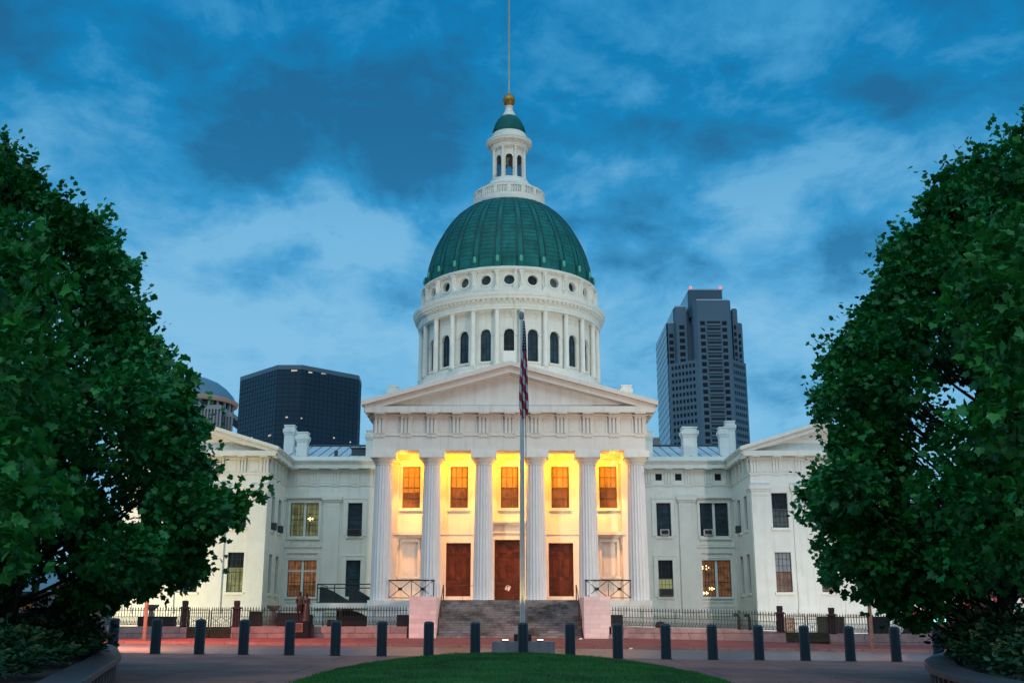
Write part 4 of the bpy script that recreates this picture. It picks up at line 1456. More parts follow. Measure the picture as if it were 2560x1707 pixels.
def iron_fence(x0, x1, label, y=69.2):
    f = thing("iron_fence", label, "fence", (0, 0, 0), "iron fences on the granite walls")
    mb = MB()
    n = int((x1 - x0) / .165)
    for i in range(n):
        x = x0 + (i + .5) * (x1 - x0) / n
        z = g_wt(x)
        spear(mb, x, y, z + .05, z + 1.02)
        xm = x + (x1 - x0) / n / 2
        mb.box(xm - .014, xm + .014, y - .01, y + .01, z + .05, z + .56)
        for s in (-1, 1):     # pointed loops at the foot
            mb.add([(x + s * .01, y - .008, z + .34), (x + s * .03, y - .008, z + .34), (xm - (1 - s) * .0825 + s * -.004, y - .008, z + .1), (xm - (1 - s) * .0825 - s * .022, y - .008, z + .1)], [(0, 1, 2, 3)])
    mb.build("pickets", IRON, f, fix=False)
    m2 = MB()
    k = max(2, int((x1 - x0) / 2))
    xs = [x0 + (x1 - x0) * i / k for i in range(k + 1)]
    for a, b in zip(xs[:-1], xs[1:]):
        for h, t in ((.09, .03), (.56, .03), (.94, .035)):
            za, zb = g_wt(a) + h, g_wt(b) + h
            m2.add([(a, y - .03, za - t / 2), (b, y - .03, zb - t / 2), (b, y - .03, zb + t / 2), (a, y - .03, za + t / 2), (a, y + .03, za - t / 2), (b, y + .03, zb - t / 2), (b, y + .03, zb + t / 2), (a, y + .03, za + t / 2)],
                   [(0, 1, 2, 3), (3, 2, 6, 7), (4, 7, 6, 5), (0, 4, 5, 1)])
    m2.build("rails", IRON, f, fix=False)
    for a in xs[1:-1]:
        if abs(a) > 30:
            continue
        m3 = MB()
        m3.box(a - .018, a + .018, y - .03, y + .03, g_wt(a) - .02, g_wt(a) + .98)
        m3.box(a - .012, a + .012, y, y + .35, g_wt(a) - .02, g_wt(a) + .0)
        m3.build("post", IRON, f)


SEG = ((-60, -19.72, "at the far left, left of the left gate"), (-16.1, -6.06, "between the left gate and the white stair cheek"),
       (6.06, 16.12, "between the white stair cheek and the right gate"), (19.73, 60, "at the far right, right of the right gate"))
for a, b, t in SEG:
    granite_wall({-16.1: -16.57, 19.73: 19.25}.get(a, a), {-19.72: -19.24, 16.12: 16.60}.get(b, b), "low pinkish granite wall " + t)
    iron_fence(a, b, "black spear-topped iron fence " + t)


def gate_post(x, label):
    p = thing("gate_post", label, "gate post", (x, 69.2, g_wt(x) - .03), "brown cast iron gate posts")
    m = MB()
    for sx in (-1, 1):
        for sy in (-1, 1):
            m.box(sx * .17 - .03, sx * .17 + .03, sy * .15 - .03, sy * .15 + .03, 0, 1.05)
    m.box(-.22, .22, -.2, .2, -.02, .06); m.box(-.20, .20, -.18, .18, .60, .66); m.box(-.2, .2, -.18, .18, 1.0, 1.06)
    for y in (-.165, .165):
        for k in range(7):
            z = .10 + k * .13
            m.tube([(-.15, y, z), (0, y, z + .08), (.15, y, z)], .018, n=4)
            m.tube([(-.15, y, z + .09), (0, y, z + .01), (.15, y, z + .09)], .018, n=4)
        m.box(-.03, .03, y - .015, y + .015, .05, 1.0)
    m.box(-.13, .13, -.1, .1, .05, 1.0)
    m.build("openwork_shaft", RUSTIRON, p)
    m = MB()
    m.box(-.28, .28, -.25, .25, 1.06, 1.12); m.box(-.22, .22, -.2, .2, 1.12, 1.17)
    m.lathe([(.17, 1.17), (.18, 1.3), (.20, 1.34), (.185, 1.44), (.20, 1.50), (.15, 1.53)], 0, 0, 12)
    m.build("cap", RUSTIRON, p, smooth=40)


for x, t in ((-19.47, "left post of the left gate"), (-16.35, "right post of the left gate"), (16.37, "left post of the right gate"), (19.48, "right post of the right gate")):
    gate_post(x, "brown openwork cast iron gate post, " + t)


def gate(x0, x1, label):
    y = 69.15
    zb = (g_wb(x0) + g_wb(x1)) / 2 + .05
    zt = (g_wt(x0) + g_wt(x1)) / 2
    g = thing("iron_gate", label, "gate", (0, 0, 0), "ornate iron gates")
    xm = (x0 + x1) / 2
    for a, b in ((x0, xm - .03), (xm + .03, x1)):
        m = MB()
        n = 10
        for i in range(n):
            spear(m, a + (i + .5) * (b - a) / n, y, zb, zt + 1.0)
        for z in (zb, zt + .08, zt + .55, zt + .78, zt + .93):
            m.box(a, b, y - .02, y + .02, z - .017, z + .017)
        m.box(a, a + .04, y - .02, y + .02, zb, zt + .95); m.box(b - .04, b, y - .02, y + .02, zb, zt + .95)
        m.tube([(a, y, zt + .55), ((a + b) / 2, y, zt + .12), (b, y, zt + .55)], .015, n=4)
        m.tube([(a, y, zt + .12), ((a + b) / 2, y, zt + .55), (b, y, zt + .12)], .015, n=4)
        lf = m.build("gate_leaf", GATEI, g)
        k = MB()
        for j, z in enumerate((zb + .14, zb + .42)):
            for i in range(6):
                c = a + (i + .5) * (b - a) / 6
                r = .10 if j else .075
                k.tube([(c + r * cos(q * pi / 5), y - .02, z + r * 1.25 * sin(q * pi / 5)) for q in range(11)], .022, n=4, cap=False)
                if j:
                    k.lathe([(.01, z - .06), (.06, z), (.01, z + .06)], c, y - .02, 6)
                k.tube([(c - .11, y - .02, z + .13), (c + .11, y - .02, z + .13)], .02, n=4)
        k.box(a, b, y + .02, y + .03, zb, zt - .02)
        k.build("scroll_panel", GATEI, lf)


gate(-19.2, -16.62, "ornate dark iron gate between the two left gate posts")
gate(16.64, 19.2, "ornate dark iron gate between the two right gate posts")

# ================================================================== bollards
BX = [-12.90, -11.50, -10.07, -8.63, -7.13, -5.63, -4.12, -2.59, -1.07, .49, 2.03, 3.58, 5.15, 6.67, 8.18, 9.68, 11.15, 12.64, 14.02]
bm = MB()
bm.lathe([(.168, -.1), (.168, 1.035), (.166, 1.055), (.150, 1.082), (.10, 1.105), (.04, 1.115), (.004, 1.117)], 0, 0, 40)
bm.lathe([(.21, -.02), (.21, .012), (.17, .014)], 0, 0, 28, cap=False)
ORD = ["leftmost", "second from the left", "third from the left", "fourth from the left", "fifth from the left", "sixth from the left", "seventh from the left",
       "eighth from the left", "just left of the one before the flagpole plinth", "right in front of the flagpole and its plinth", "just right of the one before the flagpole plinth",
       "eighth from the right", "seventh from the right", "sixth from the right", "fifth from the right", "fourth from the right", "third from the right", "second from the right",
       "rightmost, half behind the shrubs"]
b0 = None
for i, x in enumerate(BX):
    if b0 is None:
        b0 = bm.build("bollard", BOLL, smooth=35)
        o = b0
    else:
        o = b0.copy(); COL.objects.link(o)
    o.location = (x, 37.75, g_plaza(x, 37.75))
    tag(o, "dark blue-grey steel bollard with domed top, " + ORD[i], "bollard", "bollards along the street edge")

# ================================================================== flagpole, plinth, flag, uplights
FX, FY = .50, 39.55
m = MB()
m.box(-.54, 1.57, 38.75, 40.35, -.95, -.29)
m.box(-.515, 1.545, 38.775, 40.325, -.29, -.272)
tag(m.build("flagpole_plinth", CONC), "bluish concrete plinth block under the flagpole", "plinth")
fp = thing("flagpole", "tall brushed metal flagpole on the concrete plinth behind the middle bollard", "flagpole", (FX, FY, -.272))
m = MB(); m.lathe([(.088, 0), (.088, 3), (.078, 6), (.062, 9), (.048, 11.45)], 0, 0, 24)
m.build("pole", STEEL, fp, smooth=60)
m = MB(); m.box(-.30, -.10, -.16, .16, 0, .24); m.box(.10, .30, -.16, .16, 0, .24); m.box(-.1, .1, .1, .2, 0, .2)
m.build("base_collar", IRON, fp)
m = MB(); m.lathe([(.02, 11.40), (.075, 11.43), (.088, 11.5), (.088, 11.66), (.05, 11.72), (.01, 11.73)], 0, 0, 16); m.build("truck", mat("grey_pole_cap", (.16, .2, .24), .5, .1, 4), fp, smooth=50)
m = MB(); m.tube([(.10, -.06, 11.45), (.13, -.06, 8), (.13, -.07, 1.5)], .007, n=4); m.tube([(.10, -.02, 11.45), (.16, -.05, 6), (.15, -.06, 1.5)], .006, n=4)
m.build("halyard", WIRE, fp)

FLAGM = bpy.data.materials.new("flag_cloth")
FLAGM.use_nodes = True
ft = FLAGM.node_tree
fb = ft.nodes['Principled BSDF']
fb.inputs['Roughness'].default_value = .8
fa = ft.nodes.new('ShaderNodeAttribute'); fa.attribute_name = 'dye'
ft.links.new(fa.outputs['Color'], fb.inputs['Base Color'])
m = MB()
NT, NV = 64, 260
verts, cols = [], []
ztop, zbot = 11.05, 7.42
for j in range(NV + 1):
    v = j / NV
    w = lerp_tab([(0, .03), (.08, .09), (.22, .17), (.40, .25), (.60, .30), (.75, .30), (.86, .32), (.95, .27), (1, .22)], v)
    for i in range(NT + 1):
        t = i / NT
        ph = t * 5.2 * pi
        xx = w * (t - .5) + .020 * sin(ph * 1.0 + v * 5)
        yy = (.05 + .05 * v) * sin(ph + v * 3.0) * (w / .3) - .03
        low = .16 * (abs(t - .38)) * max(0, v - .9) * 12
        verts.append((FX + .075 + xx + .02 * sin(v * 7), FY - .17 + yy, ztop - (ztop - zbot) * v + low))
        ps = v * 5.6 - t * 1.25
        if v < .31 + .06 * (t - .5):
            cc = (.010, .016, .06)
        else:
            cc = (.30, .014, .03) if (ps % 1) < .5 else (.42, .45, .50)
        cols.append((*cc, 1))
m.v = verts
nn = NT + 1
m.f = [(j * nn + i, j * nn + i + 1, (j + 1) * nn + i + 1, (j + 1) * nn + i) for j in range(NV) for i in range(NT)]
fl = m.build("flag", FLAGM, fix=False, smooth=60)
ca = fl.data.color_attributes.new("dye", 'FLOAT_COLOR', 'POINT')
ca.data.foreach_set('color', [c for q in cols for c in q])
tag(fl, "limp red, white and blue striped flag with stars hanging from the flagpole", "flag")
# white stars sewn on the blue field
m = MB()
rs = random.Random(4)
for v in np.linspace(.05, .29, 9):
    for t in ((.3, .7) if int(v * 100) % 2 else (.15, .5, .85)):
        j, i = int(v * NV), int(t * NT)
        X, Y, Z = verts[j * nn + i]
        r0 = .026
        pts = []
        for k in range(10):
            a = pi / 2 + k * pi / 5
            r = r0 if k % 2 == 0 else r0 * .42
            pts.append((X + r * cos(a) * .8, FY - .30 + .03 * t, Z + r * sin(a)))
        m.add(pts, [tuple(range(10))])
st = m.build("stars", mat("white_star_cloth", (.6, .62, .66), .8, .05, 3), fl, fix=False)

for k, (x, t) in enumerate(((-.09, "left"), (1.10, "right"))):
    u = thing("uplight", "small glowing uplight set in the plinth %s of the flagpole" % t, "uplight", (x, 39.3, -.272), "uplights on the flagpole plinth")
    m = MB(); m.lathe([(.13, 0), (.13, .035), (.11, .04)], 0, 0, 20); m.build("housing", FIXT, u)
    m = MB(); m.lathe([(.105, .041), (.10, .055), (.05, .062), (.004, .064)], 0, 0, 20); m.build("lens", FLOOD, u)

# ================================================================== statue of a couple
stt = thing("statue", "reddish bronze statue of a standing couple on a black pedestal by the fence", "statue", (-12.2, 68.45, -.29))
m = MB(); m.box(-.40, .42, -.30, .30, 0, .95); m.box(.42, .62, -.2, .35, 0, .78)
pd = m.build("pedestal", BLACKG, stt)
m = MB(); m.box(-.44, .02, -.315, -.301, .38, .84); pq = m.build("plaque", PLAQ, pd)
m = MB()
for a, b, c, d in ((-.46, .04, .84, .865), (-.46, .04, .355, .38), (-.46, -.435, .38, .84), (.015, .04, .38, .84)):
    m.box(a, b, -.325, -.301, c, d)
m.build("plaque_rim", PLAQF, pq)


def skin_body(name, pts, edges, radii, parent, m, loc=(0, 0, 0)):
    me = bpy.data.meshes.new(name)
    me.from_pydata(pts, edges, [])
    me.materials.append(m)
    o = bpy.data.objects.new(name, me)
    COL.objects.link(o)
    o.parent = parent
    o.location = loc
    md = o.modifiers.new("skin", 'SKIN')
    md.use_smooth_shade = True
    for i, r in enumerate(radii):
        sv = me.skin_vertices[0].data[i]
        sv.radius = r if isinstance(r, tuple) else (r, r)
        sv.use_root = (i == 0)
    sb = o.modifiers.new("subdivision", 'SUBSURF')
    sb.levels = sb.render_levels = 2
    return o


man = skin_body("man_figure", [(0, 0, .92), (0, 0, 1.15), (0, 0, 1.36), (0, 0, 1.47), (0, -.02, 1.56), (0, -.03, 1.68), (0, -.01, 1.74),
                               (-.19, 0, 1.38), (-.25, -.02, 1.10), (-.07, -.22, .93), (.02, -.25, .95), (.19, 0, 1.38), (.23, -.05, 1.12), (.08, -.22, .97), (.03, -.25, .96),
                               (-.10, 0, .84), (-.11, -.01, .46), (-.11, .02, .08), (-.12, -.12, .03), (.10, 0, .84), (.11, -.02, .46), (.11, 0, .08), (.12, -.14, .03)],
                [(0, 1), (1, 2), (2, 3), (3, 4), (4, 5), (5, 6), (2, 7), (7, 8), (8, 9), (9, 10), (2, 11), (11, 12), (12, 13), (13, 14), (0, 15), (15, 16), (16, 17), (17, 18), (0, 19), (19, 20), (20, 21), (21, 22)],
                [(.17, .12), (.16, .12), (.18, .11), .06, .065, (.09, .105), .07, .07, .055, .04, .04, .07, .055, .04, .04, .10, .07, .05, .045, .10, .07, .05, .045],
                stt, BRONZE, (-.20, .0, .95))
m = MB()
m.lathe([(.19, 1.2), (.2, 1.0), (.235, .62), (.22, .60), (.18, 1.0)], 0, 0, 20, rad=lambda a: 1 + .06 * sin(5 * a), cap=False)
m.build("coat_tails", BRONZE, man, smooth=50)
wom = skin_body("woman_figure", [(0, 0, 1.0), (0, 0, 1.16), (0, 0, 1.30), (0, 0, 1.40), (0, -.01, 1.49), (0, -.03, 1.60), (0, 0, 1.67),
                                 (-.15, 0, 1.31), (-.19, -.06, 1.08), (-.12, -.2, .96), (.15, 0, 1.31), (.19, -.02, 1.08), (.14, -.14, .93), (.13, -.16, .88)],
                [(0, 1), (1, 2), (2, 3), (3, 4), (4, 5), (5, 6), (2, 7), (7, 8), (8, 9), (2, 10), (10, 11), (11, 12), (12, 13)],
                [(.14, .11), (.12, .10), (.14, .10), .05, .055, (.08, .095), .075, .06, .045, .035, .06, .045, .035, .03], stt, BRONZE, (.18, -.02, .95))
m = MB()
m.lathe([(.13, 1.06), (.17, .95), (.21, .6), (.25, .25), (.29, .02), (.26, 0.0)], 0, 0, 36, rad=lambda a: 1 + .05 * sin(11 * a) + .03 * sin(5 * a))
m.build("long_dress", BRONZE, wom, smooth=60)

# ================================================================== lawn mound
def lawn_half(y):
    if y < 24:
        return 4.6
    t = (y - 24) / 12.6
    return 4.6 * max(0, 1 - t ** 2.6) ** (1 / 2.6)


def lawn_z(x, y):
    w = lawn_half(y)
    e = max(0.0, 1 - (abs(x - .15) / max(w, .01)) ** 2) if w > .05 else 0
    f = min(1, max(0, (36.6 - y) / 3.0))
    return g_plaza(x, y) + .02 + .26 * e ** .8 * min(1, f) ** .6


mb = MB()
ys = [2 + i * .6 for i in range(37)] + [24 + i * .35 for i in range(37)]
nu = 28
for y in ys:
    w = lawn_half(min(y, 36.6))
    for i in range(nu + 1):
        x = .15 + w * (2 * i / nu - 1)
        mb.v.append((x, y, lawn_z(x, y)))
mb.f = [(j * (nu + 1) + i, j * (nu + 1) + i + 1, (j + 1) * (nu + 1) + i + 1, (j + 1) * (nu + 1) + i) for j in range(len(ys) - 1) for i in range(nu)]
tag(mb.build("lawn", LAWN, fix=False, smooth=80), kind='structure')


def raw_mesh(name, V, F, m, parent=None, colors=None):
    """V (n,3), F (k,s) equal sized faces"""
    me = bpy.data.meshes.new(name)
    k, s = F.shape
    me.vertices.add(len(V)); me.vertices.foreach_set('co', V.astype(np.float32).ravel())
    me.loops.add(k * s); me.loops.foreach_set('vertex_index', F.astype(np.int32).ravel())
    me.polygons.add(k); me.polygons.foreach_set('loop_start', np.arange(0, k * s, s, dtype=np.int32))
    me.polygons.foreach_set('loop_total', np.full(k, s, dtype=np.int32))
    me.materials.append(m)
    me.update(calc_edges=True)
    o = bpy.data.objects.new(name, me)
    COL.objects.link(o)
    if parent:
        o.parent = parent
    return o


rng = np.random.default_rng(11)
n = 90000
yy = rng.uniform(15, 36.5, n)
hw_ = np.array([lawn_half(y) for y in yy])
xx = .15 + hw_ * rng.uniform(-1.0, 1.0, n) + rng.normal(0, .05, n)
zz = np.array([lawn_z(x, y) for x, y in zip(xx, yy)])
hh = rng.uniform(.03, .075, n) * (1 + .35 * np.sin(xx * 3.1) * np.sin(yy * 2.3))
an = rng.uniform(0, 2 * pi, n)
lean = rng.normal(0, .025, (n, 2))
B = np.stack([xx, yy, zz - .01], 1)
wv = np.stack([np.cos(an), np.sin(an), np.zeros(n)], 1) * .007
tip = B + np.stack([lean[:, 0], lean[:, 1], hh], 1)
V = np.stack([B - wv, B + wv, tip], 1).reshape(-1, 3)
tag(raw_mesh("grass", V, np.arange(3 * n).reshape(n, 3), BLADE), kind='stuff')

# ================================================================== planters
def catmull(P, k=6):
    P = [np.array(p, float) for p in P]
    out = []
    for i in range(len(P) - 1):
        p0, p1, p2, p3 = P[max(i - 1, 0)], P[i], P[i + 1], P[min(i + 2, len(P) - 1)]
        for j in range(k):
            t = j / k
            out.append(.5 * ((2 * p1) + (p2 - p0) * t + (2 * p0 - 5 * p1 + 4 * p2 - p3) * t * t + (3 * p1 - p0 - 3 * p2 + p3) * t ** 3))
    out.append(P[-1])
    return np.array(out)


def planter(P, side, label):
    C = catmull(P)
    d = np.gradient(C, axis=0)
    d /= np.linalg.norm(d, axis=1)[:, None]
    nrm = np.stack([-d[:, 1], d[:, 0]], 1)
    if nrm[0, 0] * side < 0:
        nrm = -nrm                       # points into the bed
    out_, inn, wal = C, C + nrm * .58, C + nrm * .14
    top = np.array([g_plaza(x, y) + .53 for x, y in C])
    p = thing("planter", label, "planter", (0, 0, 0), "curved raised planters")
    mb = MB()
    n = len(C)
    s = np.concatenate([[0], np.cumsum(np.linalg.norm(np.diff(C, axis=0), axis=1))])
    rows = []
    for i in range(n):
        o, q = out_[i], inn[i]
        z = top[i]
        rows += [(o[0] + nrm[i, 0] * .14, o[1] + nrm[i, 1] * .14, z - .10), (o[0], o[1], z - .10), (o[0], o[1], z - .012), (o[0] + nrm[i, 0] * .02, o[1] + nrm[i, 1] * .02, z), (q[0], q[1], z), (q[0], q[1], z - .25)]
    mb.v = rows
    mb.f = [(i * 6 + k, i * 6 + k + 1, (i + 1) * 6 + k + 1, (i + 1) * 6 + k) for i in range(n - 1) for k in range(5)]
    mb.build("coping", mat("grey_coping", (.048, .052, .064), .5, .18, 2.2, .15, 12), p)
    mj = MB()
    k = .8
    while k < s[-1]:
        i = int(np.searchsorted(s, k)) - 1
        t = (k - s[i]) / (s[i + 1] - s[i])
        o = C[i] + (C[i + 1] - C[i]) * t
        z = top[i] + (top[i + 1] - top[i]) * t
        a, b = o - nrm[i] * .003, o + nrm[i] * .58
        w = d[i] * .012
        mj.add([(a[0] - w[0], a[1] - w[1], z + .0015), (a[0] + w[0], a[1] + w[1], z + .0015), (b[0] + w[0], b[1] + w[1], z + .0015), (b[0] - w[0], b[1] - w[1], z + .0015), (a[0] - w[0], a[1] - w[1], z - .1), (a[0] + w[0], a[1] + w[1], z - .1)], [(0, 1, 2, 3), (0, 1, 5, 4)])
        k += 1.3
    mj.build("coping_joints", IRON, p, fix=False)
    mb = MB()
    for i in range(n - 1):
        a, b = wal[i], wal[i + 1]
        mb.add([(a[0], a[1], g_plaza(*a) - .1), (b[0], b[1], g_plaza(*b) - .1), (b[0], b[1], top[i + 1] - .1), (a[0], a[1], top[i] - .1)], [(0, 1, 2, 3)])
    k = .3
    while k < s[-1]:
        i = int(np.searchsorted(s, k)) - 1
        t = (k - s[i]) / (s[i + 1] - s[i])
        o = wal[i] + (wal[i + 1] - wal[i]) * t
        z = top[i] + (top[i + 1] - top[i]) * t
        w, q = d[i] * .07, nrm[i] * .05
        c = [o - w - q, o + w - q, o + w, o - w]
        g = g_plaza(*o) - .05
        mr = MB()
        mr.add([(v[0], v[1], g) for v in c] + [(v[0], v[1], z - .102) for v in c], [(0, 1, 5, 4), (1, 2, 6, 5), (3, 0, 4, 7)])
        if 14 < o[1] < 32:
            mr.build("wall_rib", mat("grey_planter_ribs", (.10, .085, .085), .7, .15, 3), p)
        k += .62
    mb.build("wall", mat("dark_planter_wall", (.05, .05, .06), .6, .2, 2), p)
    so_ = MB()
    pts = [(q[0], q[1], top[i] - .10) for i, q in enumerate(inn)] + [(side * 45, 36.5, -.4), (side * 45, 12, -.7)]
    so_.add(pts, [tuple(range(len(pts)))])
    so_.build("soil", SOIL, p, fix=False)
    return inn, top


planter([(-4.9, 11.5), (-5.56, 14.9), (-6.65, 19), (-7.86, 23.5), (-8.75, 26.1), (-10.66, 30.8), (-13.4, 34), (-18, 36), (-26, 36.4)], -1, "curved grey stone planter wall under the left tree")
planter([(6.5, 13), (6.95, 17.6), (7.57, 20.8), (8.5, 23.7), (9.4, 26), (11.3, 30), (14, 33.5), (18, 35.8), (26, 36.4)], 1, "curved grey stone planter wall under the right tree")

# ================================================================== leaves, trees, shrubs
HALF = [(0, 0, 0), (.20, -.06, .02), (.50, .10, .09), (.40, .28, .06), (.56, .56, .07), (.26, .62, .03), (0, .98, -.10)]
LV = np.array(HALF + [(-x, y, z) for x, y, z in HALF[1:6]])
LV[:, 1] -= .05
FR = np.array([[0, 1, 2, 3, 4, 5, 6], [0, 6, 11, 10, 9, 8, 7]])
SV = np.array([(0, 0, 0), (.28, .35, .06), (.2, .75, .03), (0, 1.0, -.06), (-.2, .75, .03), (-.28, .35, .06)])
FS = np.array([[0, 1, 2, 3], [0, 3, 4, 5]])


def unit(a):
    return a / (np.linalg.norm(a, axis=-1, keepdims=True) + 1e-9)


def leaf_mesh(name, pos, tipd, nrm, size, m, parent, base=LV, faces=FR):
    t = unit(tipd)
    x = unit(np.cross(t, nrm))
    z = np.cross(x, t)
    R = np.stack([x, t, z], 2)                                   # columns
    V = pos[:, None, :] + size[:, None, None] * np.einsum('nij,kj->nki', R, base)
    n, k = len(pos), len(base)
    F = (np.arange(n)[:, None, None] * k + faces[None]).reshape(-1, faces.shape[1])
    return raw_mesh(name, V.reshape(-1, 3), F, m, parent)


def lobe_leaves(rng, lobes, axis, dens, size, up=.35):
    P, T, N, Z = [], [], [], []
    for (cx, cy, cz, r) in lobes:
        n = int(dens * r * r)
        d = unit(rng.normal(0, 1, (n, 3)) + np.array([0, 0, .25]))
        rad = r * rng.uniform(.25, 1.0, n) ** .45
        sq = np.array([1.0, 1.0, .68])
        p = np.array([cx, cy, cz]) + d * rad[:, None] * sq
        outw = unit(np.array([cx - axis(cz), cy - 25.0, .6]))
        t = unit(d * .8 + outw * .5 + rng.normal(0, .45, (n, 3)) + np.array([0, 0, -.25]))
        nn_ = unit(np.array([0, 0, up]) + d * .9 + rng.normal(0, .45, (n, 3)))
        P.append(p); T.append(t); N.append(nn_); Z.append(size * rng.uniform(.55, 1.3, n))
        # shoots that reach past the lobe
        for q in range(int(4 * r + 1)):
            dd = unit(rng.normal(0, .6, 3) + outw * .9 + np.array([0, 0, .55]))
            L = rng.uniform(.25, .6)
            k = 6
            s = np.linspace(.1, 1, k)[:, None]
            base = np.array([cx, cy, cz]) + dd * r * .8
            pp = base + dd * L * s + rng.normal(0, .04, (k, 3))
            P.append(pp); T.append(unit(dd + rng.normal(0, .6, (k, 3)))); N.append(unit(np.array([0, -.2, .7]) + rng.normal(0, .5, (k, 3)))); Z.append(size * rng.uniform(.6, .95, k))
    return np.concatenate(P), np.concatenate(T), np.concatenate(N), np.concatenate(Z)


def tree(side, edge, seed, label, extra=()):
    rng = np.random.default_rng(seed)
    axis = lambda z: side * (10.9 + .13 * max(0, z))
    zs = [e[1] for e in edge]
    ex = lambda z: lerp_tab([(b, a) for a, b in edge], z)
    t = thing("plane_tree", label, "tree", (0, 0, 0), "broadleaf trees framing the view")
    lobes = []
    z = zs[0]
    k = 0
    while z <= zs[-1]:                                            # boughs that draw the outline on the street side
        R = max(.5, abs(ex(z) - axis(z)))
        wav = .5 - .5 * cos(2 * pi * z / 1.15 + seed)
        for ph in (0, -.26, .26):
            r = min(.62, .24 + .11 * R) * rng.uniform(.6, 1.1)
            q = max(.1, R - r - .22 - .75 * wav * min(1, R / 3) - rng.uniform(0, .2))
            lobes.append((axis(z) - side * q * cos(ph), 25 + q * sin(ph), z + rng.uniform(-.12, .12), r))
        z += .36
        k += 1
    n_out = len(lobes)
    tries = 0
    while len(lobes) < n_out + 88 and tries < 4000:
        tries += 1
        z = zs[0] + (zs[-1] - zs[0]) * rng.uniform(0, 1) ** 1.1
        R = max(.5, abs(ex(z) - axis(z)))
        ph = rng.uniform(0, 2 * pi)
        q = R * rng.uniform(.68, 1.0)
        r = min(1.05, .34 + .16 * R) * rng.uniform(.65, 1.1)
        x, y = axis(z) - side * q * cos(ph), 25 + q * sin(ph)
        lim = (abs(ex(z)) + r + .55) * (y / 25 if y < 25 else 1)
        if abs(x) < lim:
            x = side * lim
        z = max(z, .62 + r * .66 + (.0 if abs(x) > 9.5 else .12 * abs(abs(x) - 9.5)))
        if any((x - a) ** 2 + (y - b) ** 2 + 1.6 * (z - c) ** 2 < (.80 * (r + e)) ** 2 for a, b, c, e in lobes[n_out:]):
            continue
        lobes.append((x, y, z, r))
    for i in range(9):                                            # low boughs round the trunk
        a = 2 * pi * i / 9
        lobes.append((side * 10.8 + 1.9 * cos(a), 25 + 1.9 * sin(a), 1.6 + .5 * (i % 3), .9))
    for i in range(34):                                           # leaves deep inside
        z = zs[0] + .3 + (zs[-1] - zs[0] - 1) * rng.uniform(0, 1)
        R = max(.5, abs(ex(z) - axis(z)))
        ph = rng.uniform(0, 2 * pi)
        q = R * rng.uniform(0, .5)
        lobes.append((axis(z) - side * q * cos(ph), 25 + q * sin(ph), max(z, 1.4), min(1.2, .3 * R + .2)))
    P, T_, N, Z = lobe_leaves(rng, lobes, axis, 500, .158)
    n1 = len(P)
    P2, T2, N2, Z2 = lobe_leaves(rng, list(extra), axis, 380, .19)
    P, T_, N, Z = np.concatenate([P, P2]), np.concatenate([T_, T2]), np.concatenate([N, N2]), np.concatenate([Z, Z2])
    pick = rng.uniform(0, 1, len(P)) < np.where(np.arange(len(P)) < n1, .84, .25)
    lobes += list(extra)
    cr = leaf_mesh("crown", P[pick], T_[pick], N[pick], Z[pick], LEAF, t)
    leaf_mesh("fresh_leaves", P[~pick], T_[~pick], N[~pick], Z[~pick], LEAFY, cr)
    # trunk and limbs
    mb = MB()
    g = g_plaza(side * 10.8, 25)
    mb.tube([(side * 10.8, 25, g), (side * 10.82, 25, .5), (side * 11.1, 25, 3), (side * 11.6, 25, 6.5), (side * 12.2, 25, 10.5)], .20, .05, 10)
    mb.tube([(side * 10.8, 25, g - .05), (side * 10.8, 25, g + .5)], .30, .2, 10)
    for (cx, cy, cz, r) in lobes[::2]:
        zb = max(-.0, cz - 1.2 - .3 * abs(cx - axis(cz)))
        b = np.array([axis(max(0, zb)) if zb > 0 else side * 10.8, 25, zb])
        e = np.array([cx, cy, cz])
        mid = (b + e) / 2 + np.array([0, 0, -.25 + rng.uniform(-.2, .2)])
        mb.tube([tuple(b), tuple(mid), tuple(e)], .055, .012, 5, cap=False)
    mb.build("trunk", BARK, t, smooth=60)
    return t


LEDGE = [(-7.6, .75), (-7.0, 1.1), (-5.95, 1.7), (-5.55, 2.7), (-6.3, 3.6), (-6.6, 4.9), (-7.2, 5.6), (-7.7, 6.3), (-8.3, 7.7), (-8.55, 8.75), (-9.6, 9.7), (-10.9, 10.4), (-11.7, 11.0), (-12.2, 11.5)]
REDGE = [(7.9, .55), (7.0, 1.0), (6.55, 1.6), (6.2, 2.9), (6.75, 3.6), (6.95, 4.2), (6.85, 5.2), (7.05, 6.3), (7.85, 7.3), (8.3, 8.2), (8.75, 9.0), (9.15, 9.5), (9.75, 10.05), (10.3, 10.65), (11.0, 11.15), (12.2, 11.5)]
tree(-1, LEDGE, 5, "dense dark green broadleaf tree at the left, rising from the left planter",
     [(-7.5, 16.6, 1.15, .6), (-7.1, 16.9, 1.9, .6), (-7.9, 16.8, 2.6, .9), (-8.2, 17.5, 4.2, 1.1), (-8.4, 18.0, 5.6, 1.1), (-9.2, 19.5, 2.0, 1.3), (-9.4, 20.0, 4.0, 1.3), 
      (-7.25, 24.6, 5.5, .28), (-7.5, 24.7, 5.1, .40), (-7.7, 24.6, 5.75, .25), (-5.75, 25, 2.85, .28), (-6.25, 25, 2.75, .42), (-6.6, 25, 2.6, .5)])
tree(1, REDGE, 9, "dense dark green broadleaf tree at the right, rising from the right planter",
     [(8.6, 19.0, 5.6, 1.0), (8.9, 18.6, 4.6, 1.1), (8.6, 18.6, 3.4, 1.0), (8.9, 18.2, 2.2, .9), (9.6, 19.0, 6.6, 1.2), (9.8, 20.0, 1.4, 1.2)])


